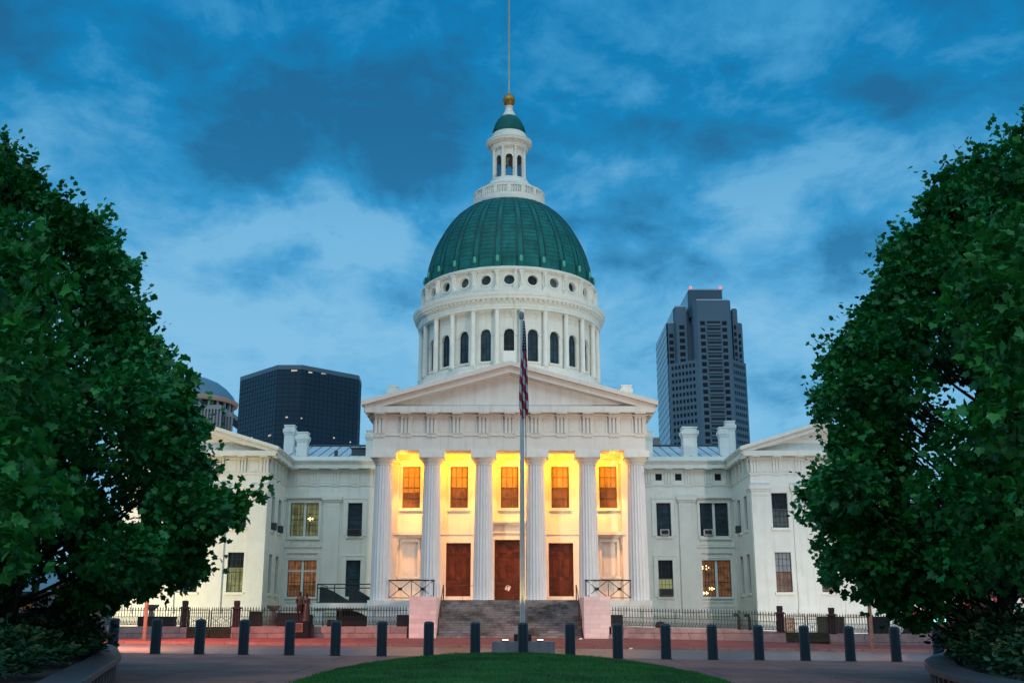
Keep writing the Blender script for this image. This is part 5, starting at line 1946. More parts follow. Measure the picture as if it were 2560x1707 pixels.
def shrub_proto(seed):
    rng = np.random.default_rng(seed)
    t = thing("shrub", "", "shrub")
    n = 1500
    d = unit(rng.normal(0, 1, (n, 3)) * np.array([1, 1, .8]) + np.array([0, 0, .35]))
    bump = 1 + .16 * np.sin(d[:, 0] * 7 + seed) * np.sin(d[:, 1] * 6 - seed) + .1 * np.sin(d[:, 2] * 9)
    p = d * np.array([1.0, 1.0, .95]) * (bump * rng.uniform(.55, 1.02, n) ** .7)[:, None] + np.array([0, 0, .1])
    p = p[p[:, 2] > -.25]
    n = len(p)
    tt = unit(d[:n] + p * .8 + rng.normal(0, .5, (n, 3)))
    nn_ = unit(p + np.array([0, 0, .8]) + rng.normal(0, .5, (n, 3)))
    leaf_mesh("foliage", p, tt, nn_, rng.uniform(.10, .19, n), SHRUB, t, SV, FS)
    for i in range(16):                                           # pale pointed flower heads
        a, e = rng.uniform(0, 2 * pi), rng.uniform(.25, 1.3)
        dd = np.array([cos(a) * cos(e), sin(a) * cos(e), sin(e)])
        c = dd * np.array([1, 1, .95]) * 1.0 + np.array([0, 0, .1])
        ax = unit(dd + np.array([0, 0, .5]))
        u = unit(np.cross(ax, [1, .2, 0])); w = np.cross(ax, u)
        L, r = rng.uniform(.16, .27), rng.uniform(.05, .08)
        k = MB()
        for q in range(46):
            s = rng.uniform(0, 1)
            g = rng.uniform(0, 2 * pi)
            rr = r * (1 - s * .85)
            b = c + ax * L * s + (u * cos(g) + w * sin(g)) * rr
            z = .017
            k.add([tuple(b + ax * z), tuple(b + u * z), tuple(b + w * z), tuple(b - u * z), tuple(b - w * z)], [(0, 1, 2), (0, 2, 3), (0, 3, 4), (0, 4, 1)])
        k.build("flower_head", BLOS, t, fix=False)
    sm = MB()
    for i in range(7):
        a = 2 * pi * i / 7
        sm.tube([(.1 * cos(a), .1 * sin(a), -.75), (.5 * cos(a), .5 * sin(a), .4)], .02, .008, 4)
    sm.build("stems", BARK, t)
    return t


protos = [shrub_proto(s) for s in (1, 2, 3)]
SP = [(-9.75, 24.3, 1.0, .95, 0), (-9.25, 20.9, 1.05, .75, 1), (-8.35, 17.6, 1.0, .95, 2), (-10.95, 27.3, 1.15, 1.35, 1), (-12.3, 30.0, 1.15, 1.1, 2), (-11.6, 22.2, 1.1, .8, 0), (-12.9, 26.0, 1.4, 1.7, 1), (-7.9, 15.2, .9, .85, 0),
      (10.65, 24.4, 1.1, 1.3, 1), (9.75, 21.3, 1.1, 1.05, 2), (9.0, 18.2, 1.0, .95, 0), (11.7, 27.2, 1.2, 1.45, 0), (13.1, 30.0, 1.2, 1.15, 1), (12.2, 22.4, 1.25, 1.6, 2), (13.3, 26.2, 1.4, 1.8, 0), (8.9, 15.4, .9, .9, 1)]
NM = ["in the left planter, just in front of the tree trunk", "in the left planter, second from the near end along the wall", "low in the left planter near its near end", "in the left planter beside the leftmost bollard", "at the far end of the left planter",
      "in the middle of the left planter, left of the tree trunk", "behind the trunk at the back of the left planter", "nearest the viewer in the left planter",
      "in the right planter, just in front of the tree trunk", "in the right planter, second from the near end along the wall", "low in the right planter near its near end", "in the right planter beside the rightmost bollard", "at the far end of the right planter",
      "in the middle of the right planter, right of the tree trunk", "behind the trunk at the back of the right planter", "nearest the viewer in the right planter"]
used = set()
for i, (x, y, r, h, k) in enumerate(SP):
    o = protos[k] if k not in used else copy_tree(protos[k])
    used.add(k)
    x -= .3 * (1 if x > 0 else -1)
    h *= .62
    o.location = (x, y, g_plaza(x, y) + .46 + .3 * h)
    o.scale = (r, r, h)
    o.rotation_euler = (0, 0, i * 1.3)
    tag(o, "dark flowering shrub " + NM[i], "shrub", "flowering shrubs in the planters")

# ================================================================== street furniture
def street_lamp(x, label, y=62.7):
    t = thing("street_lamp", label, "street lamp", (x, y, g_kerb(x)), "street lamps along the far kerb")
    m = MB(); m.lathe([(.13, 0), (.13, .25), (.105, .3), (.10, 2.8), (.085, 5.5), (.07, 9.0)], 0, 0, 12); m.build("post", WOODP, t, smooth=50)
    m = MB(); m.tube([(0, 0, 8.7), (0, -1.2, 9.2), (0, -3.4, 9.3)], .05, .04, 8); m.build("arm", WOODP, t, smooth=50)
    m = MB(); m.box(-.16, .16, -4.1, -3.4, 9.22, 9.40); hd = m.build("lamp_head", FIXT, t)
    m = MB(); m.box(-.13, .13, -4.05, -3.5, 9.205, 9.218); m.build("lens", WARMLAMP, hd)


street_lamp(-19.75, "brown street lamp post by the kerb under the left tree")
street_lamp(19.75, "brown street lamp post by the kerb under the right tree")


def urn(x, y, label, h=1.35, r=.42):
    m = MB()
    m.box(-.3, .3, -.3, .3, -.1, .12)
    m.lathe([(.24, .12), (.2, .2), (.17, .6 * h), (.13, .72 * h), (.18, .76 * h), (r, .92 * h), (r + .03, h), (r - .05, h - .02), (.1, .85 * h)], 0, 0, 20)
    o = m.build("stone_urn", mat("weathered_urn_stone", (.20, .16, .13), .85, .3, 3, .2, 15), smooth=40)
    o.location = (x, y, g_wt(x) - .03)
    tag(o, label, "urn", "pedestal urns behind the fence")


urn(-14.6, 71.5, "weathered stone pedestal urn behind the fence left of the statue", 1.3)
urn(-22.2, 71.5, "weathered stone pedestal urn behind the fence by the left street lamp", 1.35)


def dark_bin(x0, x1, y, h, label):
    m = MB()
    m.box(x0, x1, y, y + .7, 0, h - .06)
    m.box(x0 - .03, x1 + .03, y - .03, y + .73, h - .06, h)
    for i in range(int((x1 - x0) / .14)):
        q = x0 + .07 + i * .14
        m.box(q - .02, q + .02, y - .03, y, .05, h - .1)
    o = m.build("utility_box", FIXT)
    o.location = (0, 0, g_wt((x0 + x1) / 2) - .03)
    tag(o, label, "utility box", "dark boxes behind the fence")


dark_bin(-14.3, -12.9, 71.0, .85, "dark slatted utility box behind the fence just left of the statue")
dark_bin(-16.0, -15.3, 71.0, .95, "dark slatted utility box behind the fence right of the left gate")
dark_bin(-22.9, -20.7, 71.2, .62, "dark low utility box behind the fence left of the left gate")
dark_bin(22.6, 23.6, 71.2, 1.05, "dark tall utility box behind the fence right of the right lamp post")
for x, t in ((15.0, "nearer the right gate"), (14.35, "farther from the right gate")):
    m = MB()
    m.tube([(0, 0, 0), (0, 0, .82), (-.04, 0, .95), (-.16, 0, 1.02), (-.30, 0, .93)], .10, .09, 10)
    o = m.build("vent_pipe", IRON, smooth=50)
    o.location = (x, 71.5, g_wt(x) - .05)
    tag(o, "black gooseneck vent pipe behind the fence, " + t, "vent pipe", "gooseneck pipes behind the fence")
m = MB(); m.lathe([(.3, 0), (.33, .2), (.22, .38), (.05, .42)], 0, 0, 14)
o = m.build("ground_floodlight", FIXT, smooth=40); o.location = (9.3, 70.2, g_wt(9.3) - .03)
tag(o, "round black ground floodlight on the lawn right of the stairs", "floodlight")
m = MB()
m.add([(-.16, -.16, 0), (.16, -.16, 0), (.16, .16, 0), (-.16, .16, 0), (-.07, -.07, .78), (.07, -.07, .78), (.07, .07, .78), (-.07, .07, .78), (0, 0, .84)],
      [(0, 1, 5, 4), (1, 2, 6, 5), (2, 3, 7, 6), (3, 0, 4, 7), (4, 5, 8), (5, 6, 8), (6, 7, 8), (7, 4, 8), (3, 2, 1, 0)])
o = m.build("stone_marker", GRANITE); o.location = (7.0, 68.75, g_wb(7) - .02)
tag(o, "small pale tapered stone marker right of the white stair cheek", "marker")
# topiary in a pot, right
rng = np.random.default_rng(3)
tp = thing("potted_bush", "round clipped bush in an urn behind the fence at the right", "bush", (24.6, 71.2, g_wt(24.6) - .03))
m = MB(); m.box(-.3, .3, -.3, .3, -.1, .1); m.lathe([(.2, .1), (.16, .3), (.4, .55), (.36, .58)], 0, 0, 16); m.build("pot", RUSTIRON, tp, smooth=40)
n = 900
d = unit(rng.normal(0, 1, (n, 3)))
p = d * np.array([.68, .68, .42]) * rng.uniform(.6, 1, (n, 1)) + np.array([0, 0, .85])
leaf_mesh("foliage", p, unit(d + rng.normal(0, .5, (n, 3))), unit(d + rng.normal(0, .4, (n, 3))), rng.uniform(.07, .13, n), SHRUB, tp, SV, FS)

# hydrant
hy = thing("fire_hydrant", "yellow topped fire hydrant on the far sidewalk at the left edge", "fire hydrant", (-26.8, 63.0, g_kerb(-26.8)))
m = MB(); m.lathe([(.19, 0), (.19, .05), (.14, .07), (.14, .62), (.18, .64), (.18, .68)], 0, 0, 16); m.tube([(-.22, 0, .48), (.22, 0, .48)], .07, n=10); m.tube([(0, 0, .45), (0, -.22, .45)], .085, n=10)
m.build("barrel", HYR, hy, smooth=40)
m = MB(); m.lathe([(.185, .68), (.185, .74), (.15, .84), (.09, .94), (.05, .97), (.05, 1.05), (.01, 1.06)], 0, 0, 16); m.build("bonnet", YEL, hy, smooth=40)

# parked car, mostly outside the frame
car = thing("parked_car", "dark parked car cut off by the left edge of the picture", "car", (-27.6, 60.4, g_road(-27.6)))
m = MB()
m.prism([(-2.3, .35), (2.3, .35), (2.36, .62), (2.28, .85), (1.35, .98), (-2.28, 1.0), (-2.36, .62)], -.88, .88)
m.prism([(-2.2, .99), (1.35, .97), (.55, 1.62), (-1.9, 1.66)], -.78, .78)
m.build("body", CARP, car, smooth=30)
m = MB()
for y0, y1 in ((-.79, -.785), (.785, .79)):
    m.prism([(-2.0, 1.05), (-.75, 1.05), (-.75, 1.56), (-1.8, 1.58)], y0, y1); m.prism([(-.65, 1.05), (1.05, 1.04), (.5, 1.55), (-.65, 1.56)], y0, y1)
m.prism([(1.33, 1.02), (1.37, 1.0), (.60, 1.62), (.56, 1.6)], -.7, .7)
m.build("window_glass", P_DARK, car)
for x in (-1.4, 1.45):
    for y in (-.86, .86):
        w = MB(lambda a, b, c, x=x, y=y: (x + a, y + c, .33 + b))
        n = 20
        w.add([(.33 * cos(2 * pi * i / n), .33 * sin(2 * pi * i / n), e) for e in (-.11, .11) for i in range(n)], [tuple(range(n)), tuple(range(2 * n - 1, n - 1, -1))] + [(i, (i + 1) % n, n + (i + 1) % n, n + i) for i in range(n)])
        wh = w.build("wheel", TYRE, car)
        r = MB(w.T)
        r.add([(.2 * cos(2 * pi * i / n), .2 * sin(2 * pi * i / n), e) for e in (-.12, .12) for i in range(n)], [tuple(range(n)), tuple(range(2 * n - 1, n - 1, -1))] + [(i, (i + 1) % n, n + (i + 1) % n, n + i) for i in range(n)])
        r.build("rim", CHROME, wh)
for y in (-.62, .62):
    m = MB(); m.box(2.30, 2.37, y - .2, y + .2, .66, .80); m.build("headlight", CHROME, car)

# park sign
sg = thing("park_sign", "brown park sign with white lettering behind the left shrubs", "sign", (-13.75, 36.6, g_plaza(-13.7, 36.6)))
m = MB(); m.box(-.62, .62, -.03, .03, .3, 2.15); m.build("board", SIGNB, sg)
m = MB(); m.box(-.72, -.62, -.06, .06, 0, 2.25); m.box(.62, .72, -.06, .06, 0, 2.25); m.box(-.62, .62, -.06, .06, 2.15, 2.25); m.build("frame", SIGNF, sg)
m = MB()
m.tube([(-.56, -.04, 1.45), (-.54, -.04, 1.75), (-.47, -.04, 1.92), (-.40, -.04, 1.75), (-.38, -.04, 1.45)], .012, n=4)
m.box(-.56, .55, -.045, -.031, 1.40, 1.415)
for i in range(9):
    m.box(-.3 + i * .09, -.27 + i * .09, -.045, -.031, 1.45, 1.52 + .09 * (i % 3))
m.build("skyline_drawing", SIGNF, sg)
for txt, z, s in (("Gateway Arch National Park", 1.19, .088),):
    cu = bpy.data.curves.new("sign_lettering", 'FONT')
    cu.body = txt; cu.size = s * 1.05; cu.extrude = .004
    to = bpy.data.objects.new("sign_lettering", cu)
    COL.objects.link(to)
    bpy.context.view_layer.update()
    me = bpy.data.meshes.new_from_object(to.evaluated_get(bpy.context.evaluated_depsgraph_get()))
    bpy.data.objects.remove(to)
    me.materials.clear(); me.materials.append(SIGNT)
    to = bpy.data.objects.new("lettering", me); COL.objects.link(to)
    to.parent = sg; to.location = (-.57, -.042, z); to.rotation_euler = (radians(90), 0, 0)
# slim posts
for x, y, h, l, t in ((-14.9, 36.2, 2.6, .05, "slim dark metal post beside the park sign"), (11.6, 27.8, 2.0, .025, "thin pale metal stake among the right shrubs")):
    m = MB(); m.lathe([(l, 0), (l, h), (l * .6, h + .02)], 0, 0, 10); m.lathe([(l * 2, -.02), (l * 2, .02)], 0, 0, 10)
    o = m.build("metal_post", WIRE if l < .04 else IRON); o.location = (x, y, g_plaza(x, y) + (.35 if l < .04 else 0)); tag(o, t, "post")
# paper scraps
for x, y, r, t in ((4.25, 67.6, .11, "crumpled white paper scrap on the brick sidewalk near the stairs"), (6.5, 62.0 - .7, .12, "crumpled white paper scrap in the gutter right of the plinth")):
    m = MB(); m.add([(-r, -.05, 0), (r, -.08, .02), (r * .8, .1, .07), (-r * .7, .09, .05), (0, 0, .09)], [(0, 1, 4), (1, 2, 4), (2, 3, 4), (3, 0, 4)])
    o = m.build("paper_scrap", PAPER, fix=False); o.location = (x, y, (g_road(x) if y < 62 else g_kerb(x) + (g_wb(x) - g_kerb(x)) * .8) + .004); tag(o, t, "litter", "paper litter")

# ================================================================== buildings behind
# dark glass tower, left
tw = thing("glass_tower", "dark navy curtain-glass office tower left of the dome", "office tower", (0, 0, 0))
PL = [(-77.3, 315), (-63.5, 300), (-56.8, 300), (-42.9, 313), (-43.3, 322), (-57, 336), (-64, 336), (-77.3, 330)]
ZT = 71.2
m = MB(); m.prism(PL, -3, ZT, 'z'); m.build("curtain_wall", NAVY, tw)
m = MB()
c = (-60, 318)
for k in range(8):
    a, b = np.array(PL[k]), np.array(PL[(k + 1) % 8])
    L = np.linalg.norm(b - a); d = (b - a) / L; nrm = np.array([d[1], -d[0]])
    p = [a + nrm * .12, b + nrm * .12, b - nrm * .4, a - nrm * .4]
    m.prism([tuple(q) for q in p], ZT - .9, ZT + .35, 'z')
m.build("parapet", NAVYL, tw)
m = MB()
for k in range(5):
    a, b = np.array(PL[k]), np.array(PL[k + 1])
    if k == 4: break
    L = np.linalg.norm(b - a); d = (b - a) / L; nrm = np.array([d[1], -d[0]])
    n = int(L / 1.45)
    for i in range(n + 1):
        q = a + d * L * i / n
        w = .055
        p = [q - d * w + nrm * .06, q + d * w + nrm * .06, q + d * w, q - d * w]
        m.prism([tuple(v) for v in p], 0, ZT - .9, 'z')
    z = 1.0
    j = 0
    while z < ZT - 1.5:
        h = .11 if j % 3 else .20
        p = [a + nrm * .05, b + nrm * .05, b, a]
        m.prism([tuple(v) for v in p], z, z + h, 'z')
        z += 1.28; j += 1
m.build("mullion_grid", MULL, tw)
for (px_, py_, w, D) in ((736, 929, 15, 300.0), (776, 933.5, 11, 304), (809, 936, 13, 307), (717, 1045.5, 6, 300), (753, 1048, 4, 300), (630, 1096.5, 5, 312), 
                         (675, 1091, 14, 304), (834, 1097, 5, 308), (875, 1107.5, 4, 311)):
    F_, P_ = 2791., radians(14.62)
    k = (1582 - py_) * cos(P_) / F_
    # find the wall in that direction
    best = None
    for i in range(4):
        a, b = np.array(PL[i]), np.array(PL[i + 1])
        for s in np.linspace(0, 1, 80):
            q = a + (b - a) * s
            cc = q[1] * cos(P_) / (1 - k * sin(P_))
            e = abs(q[0] - (px_ - 1270) * cc / F_)
            if best is None or e < best[0]:
                best = (e, q, cc, (b - a) / np.linalg.norm(b - a))
    _, q, cc, d = best
    nrm = np.array([d[1], -d[0]])
    z = k * cc
    hw_ = w * cc / F_ / 2
    q = q + nrm * .09
    m = MB()
    hh_ = .45 if w < 20 else .8
    m.add([(q[0] - d[0] * hw_, q[1] - d[1] * hw_, z), (q[0] + d[0] * hw_, q[1] + d[1] * hw_, z + .12), (q[0] + d[0] * hw_, q[1] + d[1] * hw_, z + hh_), (q[0] - d[0] * hw_, q[1] - d[1] * hw_, z + hh_)], [(0, 1, 2, 3)])
    m.build("lit_window", COOLLIT, tw, fix=False)
m = MB(); m.tube([(-62.0, 306, ZT), (-62.0, 306, ZT + 1.6)], .06, n=5); m.build("antenna", MULL, tw)

# stepped stone tower, right
st_ = thing("stepped_tower", "tall blue-grey stepped office tower right of the dome", "office tower", (0, 0, 0))
F_, P_ = 2791., radians(14.62)


def zat(py_, D):
    k = (1582 - py_) * cos(P_) / F_
    return k * D * cos(P_) / (1 - k * sin(P_))


FC = (79.2, 92.6)
zl = zat(905, 455)
m = MB()
m.prism([(FC[0], 450), (FC[1], 450), (100.3, 458), (101, 500), (68.6, 500), (67.7, 459)], -3, zl, 'z')
zt1, zt2, zt3, zt4 = zat(750, 450), zat(724, 455), zat(765, 456), zat(806, 459)
m.prism([(FC[0], 450), (FC[1], 450), (93.8, 452), (93.8, 498), (78, 498), (78, 452)], zl, zt1, 'z')
m.prism([(70.9, 460.0), (71.5, 456.6), (75.8, 456.6), (76, 458), (76, 498), (72, 498)], zl, zt3, 'z')
m.prism([(95.4, 458), (95.4, 456.6), (97.0, 456.6), (97.9, 458.5), (98, 498), (95.4, 498)], zl, zt3 - 1, 'z')
m.prism([(67.7, 462), (68.2, 459.5), (70.9, 459.5), (70.9, 500), (68.6, 500)], zl, zt4, 'z')
m.prism([(97.9, 460), (99.4, 460), (100.5, 462), (101, 498), (97.9, 498)], zl, zt4, 'z')
m.prism([(75.8, 459), (95.4, 459), (95.4, 497), (75.8, 497)], zl, zt3 - 3, 'z')
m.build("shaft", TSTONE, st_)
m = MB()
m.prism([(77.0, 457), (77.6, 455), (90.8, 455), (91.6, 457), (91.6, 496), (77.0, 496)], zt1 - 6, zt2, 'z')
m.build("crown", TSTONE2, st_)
for zz_, x0, x1, y in ((zt2, 77.0, 91.6, 454.9), (zt1, FC[0], FC[1], 449.9), (zt3, 71, 75.8, 456.5), (zt4, 68.2, 70.9, 459.4)):
    m = MB()
    m.box(x0, x1, y, y + .5, zz_ - .3, zz_ + .25)
    m.build("coping_band", TBAND, st_)
# glass side and pale bands, sky reflection put into their colour
A, B = np.array([67.6, 459.2]), np.array([68.5, 500])
m = MB()
m.add([(A[0] - .1, A[1], 0), (B[0] - .1, B[1], 0), (B[0] - .1, B[1], zt4 + 1), (A[0] - .1, A[1], zt4)], [(0, 1, 2, 3)])
m.add([(70.8, 460.5, zl), (71.4, 497, zl), (71.4, 497, zt3), (70.8, 460.5, zt3)], [(0, 1, 2, 3)])
m.add([(76.9, 457.5, zt3), (76.9, 496, zt3), (76.9, 496, zt2 - .5), (76.9, 457.5, zt2 - .5)], [(0, 1, 2, 3)])
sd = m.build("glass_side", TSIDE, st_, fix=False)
m = MB()
z = 3.0
while z < zt4:
    m.add([(A[0] - .2, A[1], z), (B[0] - .2, B[1], z), (B[0] - .2, B[1], z + 1.2), (A[0] - .2, A[1], z + 1.2)], [(0, 1, 2, 3)])
    z += 3.15
m.build("side_bands", TBAND, sd, fix=False)
# windows: the front bay one by one, the small side windows as one mass
pitch = 2.93
rows = []
z = zat(803, 450)
while z > 35:
    rows.append(z); z -= pitch
side = MB()
for z in rows:
    for x0, x1, nm, dep in ((80.4, 82.4, "window", .04), (83.2, 88.8, "balcony", .04), (89.5, 91.5, "window", .04)):
        w = MB()
        if nm == "balcony":
            w.box(x0, x1, 449.93, 449.99, z - 1.65, z)
            o = w.build("balcony", MULL, st_)
            r = MB(); r.box(x0, x1, 449.7, 449.93, z - 1.75, z - 1.1); r.box(x0 - .2, x1 + .2, 449.6, 449.99, z - 1.95, z - 1.75)
            r.build("parapet_rail", TSTONE, o)
            continue
        w.box(x0, x1, 449.95, 450.01, z - 1.75, z)
        w.build(nm, TGLASS, st_)
    for (a, b, n) in (((FC[0], 450), (67.7, 459), 7), ((FC[1], 450), (100.3, 458), 6)):
        if z > zl - .5:
            continue
        a, b = np.array(a), np.array(b)
        d = b - a
        L = np.linalg.norm(d); d /= L
        nrm = np.array([d[1], -d[0]])
        if nrm[1] > 0:
            nrm = -nrm
        for i in range(n):
            s0 = L * (.14 + .80 * i / n)
            p, q = a + d * s0 + nrm * .05, a + d * (s0 + L * .80 / n * .6) + nrm * .05
            side.add([(p[0], p[1], z - 1.7), (q[0], q[1], z - 1.7), (q[0], q[1], z - .2), (p[0], p[1], z - .2)], [(0, 1, 2, 3)])
    if z > zl + 1.5:
        for x0, x1, y, zt in ((72.6, 74.8, 456.55, zt3 - 7), (95.7, 96.8, 456.55, zt3 - 8), (68.6, 70.4, 459.45, zt4 - 2), (98.1, 99.3, 459.95, zt4 - 2)):
            if z < zt:
                side.add([(x0, y, z - 1.8), (x1, y, z - 1.8), (x1, y, z), (x0, y, z)], [(0, 1, 2, 3)])
tag(side.build("small_windows", TGLASS, st_, fix=False), kind='stuff')
for x in (77.9, 90.6):
    m = MB(); m.lathe([(.3, zt2 + .2), (.55, zt2 + .5), (.45, zt2 + 1.3), (.1, zt2 + 1.5)], x, 455.4, 10); m.build("beacon", REDLAMP, st_)
# far old tower glimpsed beside the portico
fo = thing("far_building", "small dark crenellated building top between the portico and the stepped tower", "building")
D0 = 380
zt = zat(1098, D0)
x0, x1 = (1633 - 1270) * (D0 * .968 + zt * .252) / F_, (1650 - 1270) * (D0 * .968 + zt * .252) / F_
m = MB(); m.box(x0, x1, D0, D0 + 12, -3, zt); m.build("body", GREYB, fo)
m = MB()
for i in range(4):
    q = x0 + (x1 - x0) * (i + .3) / 4
    m.box(q, q + .35, D0 - .1, D0 + 1, zt, zt + .7)
m.build("crenels", GREYB, fo)

# domed granite tower at the left
eg = thing("domed_tower", "pale granite tower with a blue metal dome behind the left tree", "office tower", (0, 0, 0))
D0 = 400.0
zb_, z1 = zat(984, D0), zat(937, D0)
sc_ = (D0 * .968 + zb_ * .252) / F_
cx_, R_ = (452 - 1270) * sc_, 108 * sc_
cy_ = D0 + R_
m = MB()
m.lathe([(R_ * 1.02, zb_ + .3), (R_ * .95, zb_ + 2.3), (R_ * .8, zb_ + 4.9), (R_ * .6, zb_ + 7.2), (R_ * .35, zb_ + 8.9), (R_ * .1, zb_ + 9.6), (.1, zb_ + 9.7)], cx_, cy_, 48, cap=False)
m.build("dome", EGDOME, eg, smooth=40)
m = MB()
m.lathe([(R_ * 1.02, zb_ - 1.6), (R_ * 1.06, zb_ - 1.4), (R_ * 1.08, zb_ - .2), (R_ * 1.0, zb_ + .35)], cx_, cy_, 48, cap=False)
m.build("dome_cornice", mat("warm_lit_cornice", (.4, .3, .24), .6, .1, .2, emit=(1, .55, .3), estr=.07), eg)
zd = zat(1036, D0)
m = MB(); m.lathe([(R_ * .92, zd - 30), (R_ * .92, zb_ - 1.5)], cx_, cy_, 48, cap=False); m.build("drum_glazing", EGGL, eg, smooth=60)
for i in range(28):
    th = 2 * pi * i / 28
    if cos(th) < -.1:
        continue
    m = MB(); m.lathe([(.65, zd), (.6, zb_ - 1.6)], cx_ + R_ * .97 * sin(th), cy_ - R_ * .97 * cos(th), 8, cap=False); m.build("drum_column", EGST, eg, smooth=60)
m = MB()
for (xa, xb, yt, ya) in ((552, 581, 1031, D0 + 4), (440, 553, 1012, D0 - 3)):
    zt = zat(yt, ya)
    s2 = (ya * .968 + zt * .252) / F_
    X0_, X1_ = (xa - 1270) * s2, (xb - 1270) * s2
    m.box(X0_, X1_, ya, ya + 30, -3, zt - 8)
    m.box(X0_, X1_, ya, ya + 30, zt - 1.6, zt)
    n = max(4, int((X1_ - X0_) / 1.1))
    for i in range(n + 1):
        q = X0_ + (X1_ - X0_) * i / n
        m.box(q - .28, q + .28, ya, ya + .8, zt - 8, zt - 1.6)
    m.box(X0_ + .1, X1_ - .1, ya + .9, ya + 1.4, zt - 8, zt - 1.6)
m.build("colonnaded_block", EGST, eg)
m = MB(); zt = zat(1030, D0 + 4); m.lathe([(.4, zt), (.4, zt + .9), (.05, zt + 1)], (559 - 1270) * (404 * .968 + zt * .252) / F_, D0 + 5, 8); m.build("beacon", REDLAMP, eg)

# low buildings to either side of the courthouse
lb = thing("low_building", "low grey building with a blue-grey roof and lit windows left of the courthouse", "building")
m = MB(); m.box(-75, -38.5, 130, 150, -2, 4.6); m.build("wall", GREYB, lb)
m = MB(); m.prism([(129.2, 4.55), (150.8, 4.55), (140, 7.2)], -75.6, -38, 'x'); m.build("roof", BROOF, lb)
for i in range(14):
    x = -72 + i * 2.4
    w = MB(); w.box(x, x + 1.5, 129.9, 129.99, 1.6, 3.9); q = w.build("window", SASHW, lb)
    w = MB()
    for k in (0, 1):
        w.box(x + .08 + k * .72, x + .70 + k * .72, 129.86, 129.9, 1.7, 3.8)
    w.build("pane", (P_BROWN, P_AMBER, P_GREY)[i % 3], q)
b2 = thing("brick_building", "dark brown brick restaurant building right of the courthouse", "building")
m = MB(); m.wall = m.wall; m.box(37.5, 80, 106, 130, -2, 11.5); m.build("wall", BRICK, b2)
m = MB(); m.box(37.2, 80.3, 105.7, 130.3, 11.5, 12.1); m.build("cornice", GREYB, b2)
for r in (4.2, 7.8):
    for i in range(10):
        x = 39.5 + i * 4.0
        w = MB(); w.box(x - .12, x + 1.52, 105.93, 105.99, r - .12, r + 2.42); q = w.build("window", SASHW, b2)
        w = MB(); w.box(x, x + 1.4, 105.9, 105.93, r, r + 2.3); w.build("pane", (P_DARK, P_GREY, P_BROWN)[(i + int(r)) % 3], q)
m = MB(); m.box(38.5, 60, 105.94, 105.99, -1.0, 1.6); m.build("shopfront", P_BROWN, b2)


def awning(x0, x1, y, z0, z1, label):
    a = thing("striped_awning", label, "awning", (0, 0, 0), "striped awnings")
    n = int((x1 - x0) / .55)
    seq = (RED, CREAM, GREEN, CREAM)
    for i in range(n):
        p, q = x0 + (x1 - x0) * i / n, x0 + (x1 - x0) * (i + 1) / n
        mb = MB()
        mb.add([(p, y, z0), (q, y, z0), (q, y + 2.2, z1), (p, y + 2.2, z1), (p, y, z0 - .3), (q, y, z0 - .3)], [(0, 1, 2, 3), (4, 5, 1, 0)])
        mb.build("canvas_stripe", seq[i % 4], a, fix=False)
    mb = MB()
    mb.add([(x0, y, z0), (x0, y + 2.2, z1), (x0, y + 2.2, z0)], [(0, 1, 2)])
    mb.build("side_canvas", CREAM, a, fix=False)
    f = MB()
    for x in (x0 + .1, x1 - .1):
        f.tube([(x, y + .1, z0), (x, y + .1, -1.2)], .05, n=6)
    f.build("frame", FIXT, a)


awning(32.65, 37.9, 93.0, 1.65, 2.85, "red, white and green striped awning just right of the courthouse")
awning(40.2, 43.2, 93.0, 1.6, 2.8, "red, white and green striped awning at the far right behind the shrubs")
for x, z, w, m_, t in ((35.1, .95, 1.0, NEONC, "cyan lit neon sign under the near striped awning"), (36.5, .8, .18, NEONR, "small red neon light under the near striped awning"), (38.3, .6, 1.0, NEONV, "violet neon light strip right of the near striped awning")):
    o = thing("neon_sign", t, "neon sign", (x, 93.6, z), "neon lights under the awnings")
    b = MB(); b.box(-w / 2 - .08, w / 2 + .08, .03, .1, -.14, .32); b.box(-.03, .03, .03, .07, .32, 1.0); b.build("backing", FIXT, o)
    k = MB()
    k.tube([(-w / 2 + w * i / 8, 0, .08 + .08 * (i % 2)) for i in range(9)], .045, n=5)
    k.tube([(-w / 2, 0, -.02), (w / 2, 0, -.02)], .03, n=5)
    k.build("tube", m_, o)
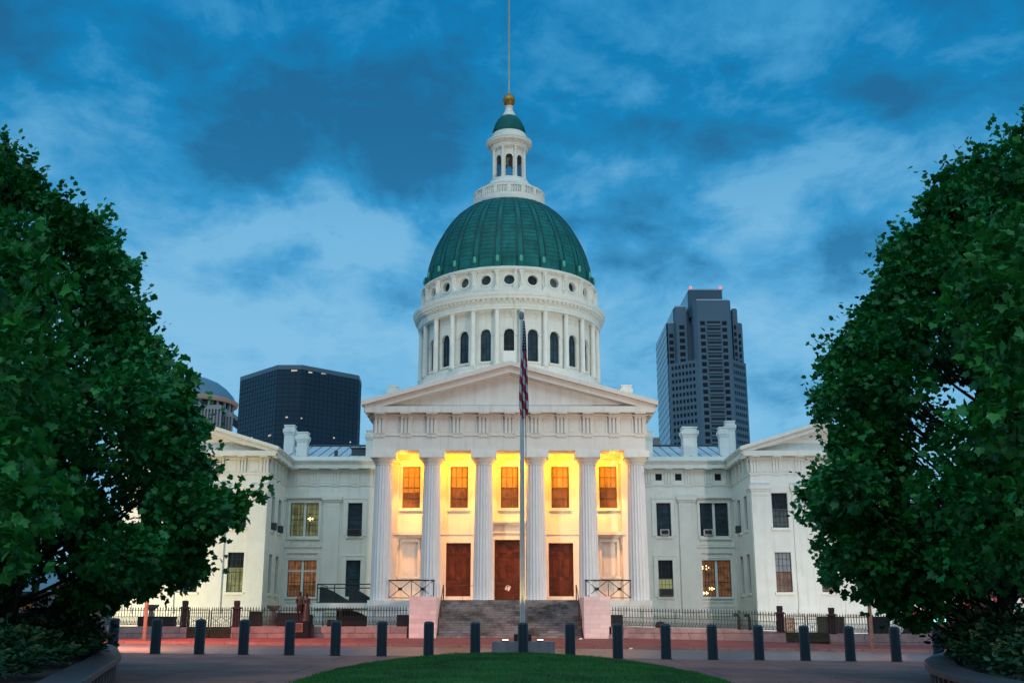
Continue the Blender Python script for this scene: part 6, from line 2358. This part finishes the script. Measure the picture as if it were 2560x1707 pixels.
o = thing("neon_sign", "bright green neon scribble under the far striped awning", "neon sign", (41.9, 93.6, .8), "neon lights under the awnings")
b = MB(); b.box(-.9, .9, .03, .1, -.2, .5); b.box(-.03, .03, .03, .07, .5, 1.0); b.build("backing", FIXT, o)
k = MB(); k.tube([(-.75 + .1 * i, 0, .12 + .16 * sin(i * 1.9)) for i in range(16)], .05, n=5); k.build("tube", NEONG, o)

# ================================================================== lamps' light and added lights
for x in (-5.28, -1.76, 1.76, 5.28):
    lamp("porch_light", 'POINT', (x, 77.15, 11.45), 440, (1.0, .39, .016), .12)
    lamp("porch_light_down", 'SPOT', (x, 76.95, 11.3), 1500, (1.0, .34, .06), .12, (x, 79.0, 4.4), 70, .7)
for x in (-7.3, 7.3):
    lamp("porch_end_fill", 'POINT', (x, 77.2, 11.5), 150, (1.0, .37, .02), .12)  # added lights without fixtures, warm the end bays of the porch wall
    lamp("porch_end_fill_down", 'SPOT', (x, 76.95, 11.3), 1500, (1.0, .34, .07), .12, (x, 79.0, 4.4), 64, .7)
for x, tx in ((-.09, .47), (1.10, .50)):
    lamp("flag_uplight", 'SPOT', (x, 39.3, -.19), 900, (1.0, .70, .24), .05, (tx, FY, 4.0), 36)
lamp("left_yard_flood", 'SPOT', (-33.5, 80.5, .6), 11500, (1.0, .82, .50), .25, (-24, 96, 7), 100, .6)
lamp("right_yard_flood", 'SPOT', (25.2, 79.5, .6), 5200, (1.0, .86, .80), .25, (24, 96, 7), 110, .6)
lamp("portico_key", 'SPOT', (27, 50, 7.0), 21000, (1.0, .79, .60), .5, (0, 76, 7), 46, .5)  # unseen key light without a fixture, lights the columns from the right
lamp("drum_fill", 'SPOT', (36, 46, 9.0), 58000, (1.0, .88, .66), .8, (0, 108, 36), 28, .5)  # added spot without a fixture, brightens the drum and dome
for x in (-19.75, 19.75):
    lamp("lamp_and_traffic_glow", 'SPOT', (x, 58.9, 8.5), 14000, (1.0, .30, .17), .2, (x * .8, 58.5, 0), 124, .6)  # reddened at the lamp heads to stand in for passing vehicles' glow
